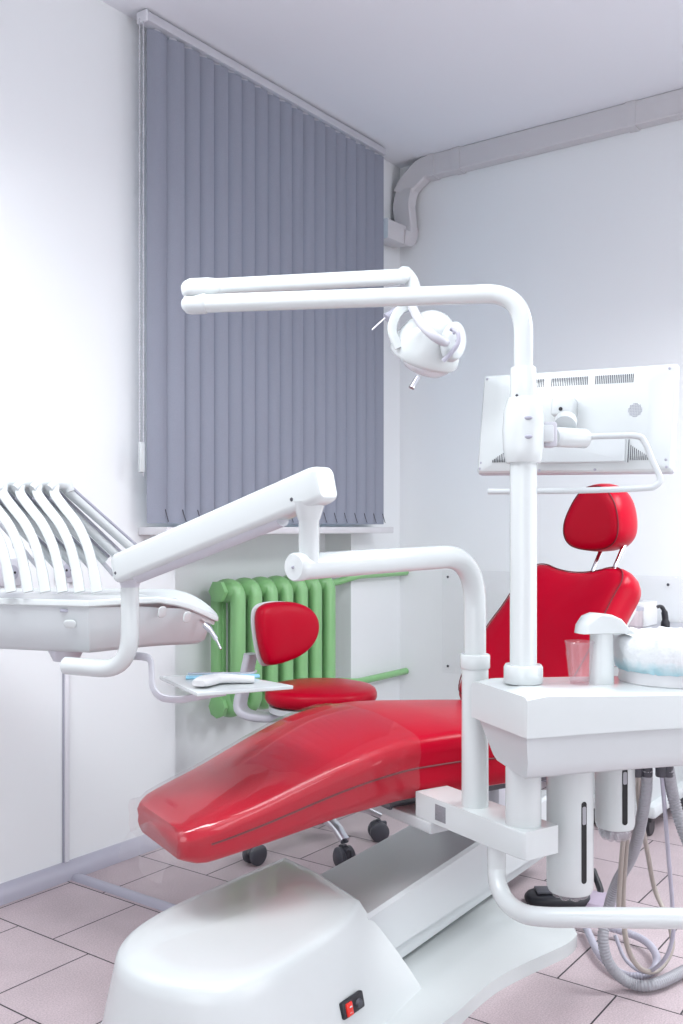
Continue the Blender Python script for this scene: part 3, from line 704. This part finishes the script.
def covermat():
    m = mat('nonwoven_cover', (.70, .72, .74), .8, bump=1.0, bscale=45); nt = m.node_tree; b = nt.nodes['Principled BSDF']
    N = nt.nodes.new; L = nt.links.new
    tc = N('ShaderNodeTexCoord'); s = N('ShaderNodeSeparateXYZ'); L(tc.outputs['Object'], s.inputs[0])
    n = N('ShaderNodeTexNoise'); n.inputs['Scale'].default_value = 40; L(tc.outputs['Object'], n.inputs['Vector'])
    a = N('ShaderNodeMath'); a.operation = 'MULTIPLY_ADD'; a.inputs[1].default_value = .03; L(n.outputs['Fac'], a.inputs[0]); L(s.outputs['Z'], a.inputs[2])
    r = N('ShaderNodeMapRange'); r.inputs[1].default_value = .018; r.inputs[2].default_value = .05; L(a.outputs[0], r.inputs[0])
    mx = N('ShaderNodeMix'); mx.data_type = 'RGBA'; mx.inputs[6].default_value = (.34, .62, .70, 1); mx.inputs[7].default_value = (.70, .73, .75, 1)
    L(r.outputs[0], mx.inputs[0]); L(mx.outputs[2], b.inputs['Base Color']); return m
tag(obj('bowl_cover', bm, covermat(), smooth=60), 'crinkled white and pale blue disposable cover over the rinse bowl', 'cover')

# foot pedal on the floor
fp = cw((556-341.5)/F*2.80, 2.80, 0)
t = thing('foot_control', 'black foot pedal with lilac disc on the tiles behind the canister', 'foot pedal', fp)
bm = B(); pillow(bm, chaikin([(-.09, -.05), (.07, -.06), (.11, 0), (.07, .06), (-.09, .05)], 2), .034, frame(fp+V3((0, 0, .018)), RIGHT), crown=.2); obj('pedal_body', bm, M['dark'], t)
bm = B(); box(bm, fp+V3((0, 0, .042))+RIGHT*-.03, (.06, .05, .008), .003, ex=RIGHT); obj('pedal_plate', bm, M['darkgrey'], t)
bm = B(); lathe(bm, fp+RIGHT*.12, [(0, 0), (.062, 0), (.065, .006), (.055, .02), (.02, .028), (0, .028)], 32); obj('disc', bm, M['lilac'], t, 'lilac disc')
bm = B(); tube(bm, smoothpath([fp+RIGHT*.05+V3((0, 0, .03)), pt(600, 895, 2.83), pt(593, 870, 2.9)], 4), .010, 10); obj('carry_handle', bm, M['dark'], t)

# ------------------------------------------------------------------ delivery unit (instrument tray on its arms)
du = thing('instrument_delivery_unit', 'white instrument tray on jointed arms at the left', 'dental unit', PA + V3((0, 0, .489)))
bm = B(); tube(bm, [PA+V3((0, 0, .487)), PA+V3((0, 0, .792))], .0295, 32); obj('lower_pole', bm, M['white'], du)
bm = B(); lathe(bm, PA+V3((0, 0, .790)), [(0, 0), (.0315, 0), (.033, .003), (.033, .028), (.031, .031), (0, .031)], 32); obj('collar', bm, M['white'], du)
capc = pt(297, 567, 1.71)
za = capc.z
cor = V3((PA.x, PA.y, za+.010))
dirn = (capc-cor).normalized()
bm = B(); tube(bm, fillet([PA+V3((0, 0, .80)), cor, capc+dirn*-.004], .135, 14), .0242, 32); obj('fixed_arm', bm, M['white'], du)
bm = B(); lathe(bm, capc, [(0, -.01), (.0255, -.01), (.0255, .006), (.023, .009), (0, .010)], 32, ex=(0, 0, 1), ez=dirn); cp = obj('end_cap', bm, M['white'], du)
bm = B(); ball(bm, capc+dirn*.0105, .003, n=6); obj('screw', bm, M['grey'], cp)
pp = pt(309, 567, 1.725); pp = V3((pp.x, pp.y, 0))
bm = B(); lathe(bm, pp, [(0, za+.005), (.0185, za+.005), (.0185, 1.112), (.020, 1.114), (.028, 1.140), (.030, 1.146), (0, 1.146)], 32); obj('pivot_post', bm, M['white'], du)
aR = pt(319, 486, 1.705); aL = pt(126, 567, 2.13)
ad = (aR-aL).normalized(); ar = aR+ad*.02; al = aL-ad*.022
bm = B(); pth = [al+ad*.0, al+ad*.006, al+ad*.016, aL, aR-ad*.03, aR, ar-ad*.014, ar-ad*.004, ar]
sweep(bm, pth, rrect(.052, .066, .012), up=(0, 0, 1), scales=[.84, .93, 1, 1, 1, 1, .98, .92, .8]); arm = obj('swing_arm', bm, M['white'], du, smooth=35)
sdn = V3((0, 0, 1)).cross(ad).normalized()
if sdn.dot(-aL.normalized()) < 0: sdn = -sdn
for q in (aL-ad*.002, aR-ad*.045):
    bm = B(); lathe(bm, q+sdn*.026+V3((0, 0, -.012)), [(0, 0), (.0038, 0), (.003, .0015), (0, .002)], 12, ex=(0, 0, 1), ez=sdn); obj('screw', bm, M['darkgrey'], arm)
bm = B(); tube(bm, [aL+ad*.05-V3((0, 0, .031))-sdn*.0, aR-ad*.1-V3((0, 0, .031))], .016, 12); obj('under_strip', bm, M['offwhite'], du)
jx = pt(130, 567, 2.14)
J = V3((jx.x, jx.y, 0))
bm = B(); lathe(bm, J, [(0, .966), (.020, .966), (.022, .975), (.033, .990), (.033, .996), (0, .996)], 28); obj('pivot_cone', bm, M['offwhite'], du)
bm = B(); tube(bm, fillet([J+V3((0, 0, .968)), J+V3((0, 0, .780)), pt(66, 665.5, 2.22)], .085, 10), .0200, 28); obj('tray_arm', bm, M['white'], du)
# tray body: plan polygon (camera metres) lofted in height
plan = [(-1.02, 2.36), (-.95, 2.31), (-.60, 2.205), (-.578, 2.198), (-.578, 2.198), (-.56, 2.215), (-.375, 2.41), (-.335, 2.46), (-.315, 2.52), (-.36, 2.57), (-.45, 2.60), (-.62, 2.62), (-.95, 2.66), (-1.04, 2.5)]
pc = (sum(p[0] for p in plan)/len(plan), sum(p[1] for p in plan)/len(plan))
sp = chaikin(plan, 2)
def tring(k, z, dx=0):
    return [cw(pc[0]+(x-pc[0])*k+dx, pc[1]+(y-pc[1])*k, z - .07*max(0, (x+.47)/.155)**2*k*k*(.2+.8*(z > .9))) for x, y in sp]
bm = B(); rings(bm, [tring(.985, .916), tring(1.0, .919), tring(1.0, .928), tring(.99, .932), tring(.93, .932), tring(.90, .927), tring(.5, .927)]); obj('tray_rim', bm, M['white'], du)
bm = B(); rings(bm, [tring(.74, .806, .0), tring(.84, .808, .0), tring(.89, .818, -.0), tring(.94, .870, -.0), tring(.965, .905), tring(.972, .918)]); tb = obj('tray_body', bm, M['white2'], du, smooth=50)
bm = B(); lathe(bm, pt(66, 652, 2.30), [(0, -.02), (.03, -.02), (.045, .012), (0, .012)], 28); obj('body_socket', bm, M['offwhite'], du)
bm = B(); q = pt(64, 610.5, 2.222); box(bm, q, (.018, .003, .008), .001, ex=RIGHT); obj('label', bm, M['grey'], du, 'tiny grey maker mark')
for (u, v, d) in ((70, 624, 2.215), (162, 612, 2.33), (187, 617, 2.38)):
    q = pt(u, v, d); nn = cw(-.1, -.99, -.25).normalized() if u < 90 else cw(.78, -.60, -.2).normalized()
    bm = B(); pillow(bm, rrect(.030 if u < 90 else .026, .020 if u < 90 else .028, .0095, 4), .004, fr3(q, V3((0, 0, 1)).cross(nn).normalized(), nn.cross(V3((0, 0, 1)).cross(nn).normalized()), nn), crown=.4); obj('knob', bm, M['white'], du)
# instrument whips: flat curved arms with return rods
for k in range(6):
    u0 = 97 - 17.2*k; D0 = 2.24
    b0 = pt(u0, 590, D0); 
    bpts = [(0, 592), (-4, 568), (-10, 545), (-20, 524), (-33, 507), (-42, 494), (-42, 486)]
    P = [pt(u0+dx*(1.0), v, D0+.012*i) for i, (dx, v) in enumerate(bpts)]
    bm = B(); pth = smoothpath(P, 5)
    sweep(bm, pth, rrect(.011, .0235, .004, 3), up=RIGHT, scales=[1.08]*5+[1]*(len(pth)-5)); wa = obj('instrument_arm', bm, M['white'], du)
    hd = pt(u0-34, 487, D0+.10)
    rod_end = pt(u0+42, 560, D0+.24) if k else pt(u0+45, 557, D0+.26)
    bm = B(); tube(bm, [hd, rod_end], .0120, 14); obj('return_rod', bm, M['white2'], wa)
    bm = B(); tube(bm, [hd+RIGHT*.011+V3((0, 0, .008)), rod_end+RIGHT*.011+V3((0, 0, .008))], .0042, 8); obj('cable', bm, M['grey'], wa, 'thin grey stripe along the rod')  # thin grey tube that draws the dark stripe beside the rod
    bm = B(); tube(bm, [pt(u0-48, 489, D0+.06), pt(u0-40, 483.5, D0+.08), pt(u0-30, 485, D0+.10), pt(u0-27, 492, D0+.1)], [.010, .015, .016, .012], 14); obj('arm_head', bm, M['white2'], wa)
    bm = B(); tube(bm, smoothpath([pt(u0-46, 498, D0+.07), pt(u0-30, 512, D0+.06), pt(u0-17, 532, D0+.05), pt(u0-12, 548, D0+.05)], 5), .0072, 10); obj('hose', bm, M['grey'], wa, 'grey instrument hose')
    bm = B(); tube(bm, [pt(u0-14, 520, D0+.22), pt(u0+34, 575, D0+.30)], .006, 10); obj('lower_rod', bm, M['offwhite'], wa)
# syringe nozzle at the right tip
bm = B(); tube(bm, smoothpath([pt(205, 625, 2.34), pt(211, 631, 2.33), pt(217, 641, 2.32), pt(221, 649, 2.31)], 4), [.008]*4+[.006]*4+[.003]*5, 10); obj('nozzle', bm, M['steel'], du, 'steel syringe tip')
# small tray and its flat bracket
bk = [(127, 656, 2.19), (140, 656, 2.17), (151, 658, 2.15), (152, 688, 2.13), (160, 698, 2.12), (178, 700, 2.12), (226, 692, 2.14)]
bm = B(); sweep(bm, fillet([pt(*p) for p in bk], .016, 4), rrect(.005, .018, .002, 2), up=(0, 0, 1)); obj('tray_bracket', bm, M['offwhite'], du)
zt_ = .752
def onz(u, v, z): d = F*(EYE-z)/(v-527); return pt(u, v, d)
qa, qb, qc, qd = [onz(u, v, zt_) for u, v in ((160, 680.5), (236, 678.5), (290, 690), (199, 694))]
d1 = 2.16
ctr = onz(222, 685.5, zt_); tx = (onz(236, 678.5, zt_)-onz(160, 680.5, zt_)).normalized()
def quad(bm, P, z0, z1, bev=.002):
    o = sum((V3(p) for p in P), V3())/4
    prism(bm, [(p.x, p.y) for p in P], z0, z1, bev)
bm = B(); TP = [cw(-.428, 2.26, 0), cw(-.262, 2.29, 0), cw(-.107, 2.125, 0), cw(-.305, 2.03, 0)]
TP = [V3((p.x, p.y, 0)) for p in TP]
quad(bm, TP, .741, .750, .002); obj('small_tray', bm, M['white'], du)
tc_ = sum(TP, V3())/4
bm = B(); g0 = tc_+V3((0, 0, .7515))
path = [TP[3]*.8+TP[0]*.2+V3((0, 0, .762))+RIGHT*.02, tc_+V3((0, 0, .762))+FWD*-.03, tc_+V3((0, 0, .7585))+RIGHT*.08+FWD*-.02]
sweep(bm, smoothpath(path, 6), rrect(.045, .017, .007), up=(0, 0, 1), scales=[.7, .9, 1, 1.05, 1.05, 1, 1, 1, .95, .9, .85, .8, .7]); tag(obj('tissue_roll', bm, M['paper']), 'rolled white tissue lying on the small tray', 'tissue')
bm = B(); box(bm, tc_+V3((0, 0, .7525))+RIGHT*.0+FWD*.055, (.17, .035, .004), .0008, ex=(tx+RIGHT*.2).normalized()); tag(obj('instrument_sachet', bm, M['blue']), 'pale blue instrument sachet behind the tissue on the small tray', 'sachet')
bm = B(); a_ = tc_+V3((0, 0, .7605))+FWD*.05+RIGHT*-.08
tube(bm, smoothpath([a_, a_+RIGHT*.09+V3((0, 0, .001)), a_+RIGHT*.15+V3((0, 0, .002)), a_+RIGHT*.158+V3((0, 0, .008))], 4), .0025, 8); tag(obj('dental_mirror', bm, M['steel']), 'thin steel hand instrument lying across the blue sachet', 'instrument')

# ------------------------------------------------------------------ operating light
ol = thing('operating_light', 'white operating lamp on a pole with a folded double arm', 'lamp', PB+V3((0, 0, .78)))
def Z(v, d): return EYE+(527-v)/F*d
DB = 1.982
bm = B(); lathe(bm, PB, [(0, .779), (.038, .779), (.040, .782), (.040, .812), (.037, .817), (0, .817)], 36); obj('base_collar', bm, M['white'], ol)
bm = B(); tube(bm, [PB+V3((0, 0, .80)), PB+V3((0, 0, Z(455, DB)))], .0275, 32); obj('pole', bm, M['white'], ol)
zb, zt = Z(463, DB), Z(398, DB)
bm = B(); lathe(bm, PB, [(0, zb), (.034, zb), (.037, zb+.004), (.0415, zb+.03), (.0428, (zb+zt)/2), (.040, zt-.025), (.033, zt-.004), (.031, zt), (0, zt)], 36); hs = obj('joint_housing', bm, M['white'], ol)
tc2 = -V3((PB.x, PB.y, 0)).normalized(); sd2 = V3((0, 0, 1)).cross(tc2)
for v in (420, 438.5):
    bm = B(); ball(bm, PB+tc2*.0405+sd2*.010*1+V3((0, 0, Z(v, DB))), (.0085, .004, .0045), ex=sd2, n=8); obj('screw_cover', bm, M['grey'], hs)
bm = B(); tube(bm, [PB+V3((0, 0, zt-.005)), PB+V3((0, 0, Z(369, DB))), PB+V3((0, 0, Z(367.5, DB)))], [.028, .0262, .025], 32); clr = obj('upper_collar', bm, M['white'], ol)
bm = B(); ball(bm, PB+tc2*.027-sd2*.013+V3((0, 0, Z(397, DB))), .003, n=6); obj('screw', bm, M['darkgrey'], clr)
topz = Z(294.5, DB); hin = pt(194, 304, 2.10)
bm = B(); cor = V3((PB.x, PB.y, topz+.004)); tube(bm, fillet([PB+V3((0, 0, Z(372, DB))), cor, hin], .20, 20), .0197, 32); obj('lower_arm', bm, M['white'], ol)
adir = (hin-cor).normalized()
bm = B(); lathe(bm, hin+adir*-.028, [(0, 0), (.021, 0), (.0222, .003), (.0222, .035), (.020, .045), (.010, .054), (0, .056)], 28, ex=(0, 0, 1), ez=adir); obj('elbow_cap', bm, M['white2'], ol)
kn = V3((hin.x, hin.y, 0))-adir*.012*V3((1, 1, 0)).length*0
bm = B(); lathe(bm, kn, [(0, hin.z+.010), (.017, hin.z+.012), (.017, hin.z+.024), (0, hin.z+.024)], 24); obj('pivot_disc', bm, M['offwhite'], ol)
kt = V3((hin.x, hin.y, hin.z+.034)); up_end = pt(398, 277, 2.30); ud = (up_end-kt).normalized()
bm = B(); sweep(bm, [kt-ud*.026, kt-ud*.022, kt-ud*.01, kt+ud*.03, kt+ud*.045, kt+ud*.052], rrect(.050, .040, .015), up=(0, 0, 1), scales=[.45, .75, 1, 1, .9, .8]); obj('knuckle', bm, M['white'], ol)
bm = B(); sweep(bm, [kt+ud*.04, up_end-ud*.0], rrect(.036, .036, .012), up=(0, 0, 1)); obj('spring_arm', bm, M['white'], ol)
bm = B(); tube(bm, smoothpath([up_end-ud*.03, up_end+ud*.015, pt(405, 273, 2.315), pt(412, 282, 2.315), pt(416, 298, 2.31)], 5), [.0175]*10+[.0165]*11, 20); obj('drop_elbow', bm, M['white'], ol)
# yoke and head
bm = B(); tube(bm, smoothpath([pt(409, 296, 2.29), pt(412, 306, 2.23), pt(420, 322, 2.175), pt(431, 334, 2.15), pt(442, 341, 2.155), pt(446, 342, 2.17)], 5), .0105, 16); obj('yoke_tube', bm, M['offwhite'], ol, 'pale grey curved yoke tube')
bm = B(); sweep(bm, smoothpath([pt(425, 298, 2.33), pt(411, 304, 2.28), pt(398, 312, 2.25), pt(392, 330, 2.24), pt(399, 348, 2.24)], 5), rrect(.022, .012, .004), up=cw(.5, -.8, .2)); obj('yoke_arm', bm, M['white'], ol)
bm = B(); tube(bm, smoothpath([pt(411, 306, 2.30), pt(396, 312, 2.29), pt(386, 318, 2.28)], 4), .0105, 14); obj('handle', bm, M['grey'], ol, 'grey side handle')
bm = B(); tube(bm, [pt(385, 318, 2.28), pt(372, 330, 2.275)], .0022, 8); obj('handle_pin', bm, M['steel'], ol)
hc = pt(428, 345, 2.28)
n1 = cw(.62, -.45, .60).normalized()           # axis of the round back housing
def headring(o, rx, ry, q):
    ex_ = cw(.45, .0, -.9); ex_ = (ex_-n1*ex_.dot(n1)).normalized(); ey_ = n1.cross(ex_)
    return [hc + n1*o + ex_*(rx*math.cos(a)) + ey_*(ry*math.sin(a)) for a in [2*PI*i/36 for i in range(36)]]
bm = B(); fwd_h = cw(-.35, -.35, -.87).normalized()
ax = cw(-.30, .48, -.82).normalized(); e_x = cw(.95, .2, -.25); e_x = (e_x-ax*e_x.dot(ax)).normalized(); e_y = ax.cross(e_x)
rs = []
for o, rx, ry in ((-.082, .004, .004), (-.079, .022, .022), (-.068, .040, .040), (-.048, .058, .055), (-.020, .073, .066), (.008, .083, .073), (.028, .085, .074), (.036, .081, .071), (.040, .072, .062), (.036, .060, .052), (.026, .045, .04), (.016, .004, .004)):
    rs.append([hc + ax*o + e_x*(rx*math.cos(a)) + e_y*(ry*math.sin(a)) for a in [2*PI*i/40 for i in range(40)]])
rings(bm, rs); hd = obj('lamp_head', bm, M['white'], ol, smooth=60)
bm = B(); fl = pt(453, 342, 2.215); fn = cw(.55, -.80, .25).normalized(); fxx = V3((0, 0, 1)).cross(fn).normalized(); fyy = fn.cross(fxx)
a_ = math.radians(-22); f1 = fxx*math.cos(a_)+fyy*math.sin(a_); f2_ = fn.cross(f1)
pillow(bm, [(.030*math.cos(2*PI*i/32), .052*math.sin(2*PI*i/32)) for i in range(32)], .030, fr3(fl, f1, f2_, fn), crown=.3); obj('side_boss', bm, M['white2'], hd)
bm = B(); tube(bm, smoothpath([pt(451, 329, 2.185), pt(458, 333, 2.17), pt(458, 343, 2.17), pt(451, 353, 2.175), pt(443, 361, 2.18)], 5), .0052, 12); obj('grip_bar', bm, M['skirt'], hd, 'lilac-grey grip bar')
for (u, v) in ((451, 329), (454, 333), (457, 341)):
    bm = B(); ball(bm, pt(u, v, 2.178), .0038, n=6); obj('screw', bm, M['grey'], hd)
bm = B(); lathe(bm, hc+ax*.026+e_x*.008, [(0, 0), (.066, 0), (.062, .020), (.048, .034), (.024, .042), (0, .043)], 32, ex=e_x, ez=ax); obj('lens_shield', bm, M['frost'], hd, 'frosted front shield')
bm = B(); tube(bm, [pt(418, 377, 2.25), pt(413, 385, 2.245), pt(411.5, 388, 2.243)], [.006, .006, .0075], 12); obj('sensor_knob', bm, M['steel'], hd, 'steel sensor knob')

# ------------------------------------------------------------------ monitor
mBL, mBR, mTL, mTR = pt(476, 474, 2.33), pt(674.5, 472.5, 2.10), pt(485.5, 376, 2.36), pt(676.5, 363, 2.13)
mc = (mBL+mBR+mTL+mTR)/4; mx_ = ((mBR-mBL)+(mTR-mTL)).normalized(); mz_ = ((mTL-mBL)+(mTR-mBR)); mW = ((mBR-mBL).length+(mTR-mTL).length)/2; mH = ((mTL-mBL).length+(mTR-mBR).length)/2
mz_ = (mz_-mx_*mz_.dot(mx_)).normalized(); mn = mx_.cross(mz_)          # towards the camera = back of the monitor
if mn.dot(-mc) < 0: mn = -mn
MM = fr3(mc, mx_, mz_, mn)
mon = thing('monitor', 'white flat monitor seen from behind on the lamp pole', 'monitor', mc-V3((0, 0, mH/2)))
bm = B(); prism(bm, rrect(mW, mH, .006), -.022, -.004, .003, MM); obj('bezel', bm, M['offwhite'], mon)
bm = B()
rs = []
for ww, hh, z in ((mW-.002, mH-.002, -.005), (mW-.002, mH-.004, .002), (mW-.012, mH-.012, .008), (mW-.085, mH-.045, .019), (mW-.11, mH-.07, .021)):
    rs.append([MM @ V3((x, y, z)) for x, y in rrect(ww, hh, .006 if z < .01 else .012)])
rings(bm, rs); shell = obj('back_shell', bm, M['white'], mon, smooth=20)
bm = B(); prism(bm, rrect(mW-.03, mH-.03, .003), -.0235, -.022, 0, MM); obj('screen', bm, M['dark'], mon, 'dark screen facing away')
def mslot(bm, x, y, w_, h_, z, skew=0): 
    box(bm, MM @ V3((x, y, z)), (w_, h_, .0016), 0, ex=mx_, ez=mn)
hw_, hh_ = mW/2, mH/2
for (xa, xb) in ((-.108, -.068), (-.050, .036), (.053, .140)):
    bm = B(); x = xa
    while x < xb: mslot(bm, x, hh_-.034, .0019, .020, .0208); x += .0042
    obj('vent', bm, M['darkgrey'], shell)
for sx in (-1, 1):
    bm = B()
    for k in range(11):
        x = sx*(hw_-.060+.0042*k*(1)) if True else 0
        h_ = .034-.0028*k; mslot(bm, sx*(hw_-.088+.0042*k), -hh_+.020+h_/2+.004, .0017, max(h_, .006), .0208)
    obj('vent', bm, M['darkgrey'], shell)
    bm = B()
    for i in range(-4, 5):
        for j in range(-4, 5):
            if i*i+j*j < 19: lathe(bm, MM @ V3((sx*(hw_-.083)+i*.0036, 0.015+j*.0036, .0208)), [(0, 0), (.0011, 0), (.0011, .0018), (0, .0018)], 6, ex=mx_, ez=mn)
    obj('speaker_holes', bm, M['grey'], shell)
for (x, y, z) in ((-hw_+.012, hh_-.012, .0075), (hw_-.016, hh_-.014, .009), (-hw_+.010, -hh_+.012, .007), (-hw_+.012, -hh_+.026, .009), (hw_-.012, -hh_+.010, .007), (hw_-.014, -hh_+.026, .009),
                  (-.035, hh_-.068, .021), (.045, hh_-.068, .021), (-.035, hh_-.060, .021), (.058, hh_-.052, .021), (.055, -.028, .021), (.045, -.038, .021), (.126, hh_-.055, .020), (-.07, -hh_+.006, .006), (.06, -hh_+.006, .006)):
    e_ = min(hw_-abs(x), (hh_-abs(y))*1.9)-.006; z = .0085+max(0, min(1, e_/.037))*.0115
    bm = B(); lathe(bm, MM @ V3((x, y, z-.001)), [(0, 0), (.0033, 0), (.0028, .0015), (0, .002)], 10, ex=mx_, ez=mn); obj('screw', bm, M['grey'], shell)
bm = B(); prism(bm, rrect(.20, .056, .004), .012, .026, .003, MM @ Matrix.Translation((.03, -hh_+.048, 0))); obj('connector_cover', bm, M['white2'], shell)
bm = B(); box(bm, MM @ V3((.137, -hh_+.044, .0262)), (.0022, .052, .001), 0, ex=mx_, ez=mn); obj('cover_gap', bm, M['darkgrey'], shell)
bm = B(); prism(bm, rrect(.052, .046, .010), .018, .060, .006, MM @ Matrix.Translation((-.010, .022, 0))); mp = obj('mount_cap', bm, M['white'], mon)
bm = B(); lathe(bm, MM @ V3((-.012, .014, .060)), [(0, 0), (.0045, 0), (.0045, .0015), (0, .002)], 12, ex=mx_, ez=mn); obj('bolt', bm, M['dark'], mp)
arm_z = Z(437, 2.08)
m0 = PB+V3((0, 0, Z(434, DB)))+(RIGHT*.036); m1 = pt(556, 437, 2.03); m2 = pt(584, 438, 2.10)
bm = B(); box(bm, pt(549, 435, 2.01), (.028, .036, .052), .005, ex=RIGHT); obj('clamp_block', bm, M['offwhite'], mon)
bm = B(); box(bm, PB+V3((0,0,Z(434,DB)))+RIGHT*.045, (.03, .03, .035), .004, ex=RIGHT); obj('clamp_neck', bm, M['white2'], mon)
bm = B(); tube(bm, [pt(555, 437, 2.045), pt(557, 437, 2.047), pt(584, 438.5, 2.095), pt(586, 438.5, 2.097)], [.017, .0215, .0215, .018], 28); obj('tilt_barrel', bm, M['white'], mon)
bm = B(); tube(bm, [pt(565, 426, 2.08), pt(566, 421, 2.10)], .024, 20); obj('swivel_neck', bm, M['white2'], mon)
bm = B(); hp_ = [pt(584, 437, 2.09), pt(610, 436, 2.07), pt(637, 436, 2.05), pt(645, 443, 2.045), pt(652, 460, 2.04), pt(660, 478, 2.03), pt(655, 486, 2.03), pt(640, 488.5, 2.04), pt(560, 491, 2.10), pt(488, 491.5, 2.15)]
tube(bm, smoothpath(hp_, 6), .0066, 14); obj('handle_bar', bm, M['white2'], mon)
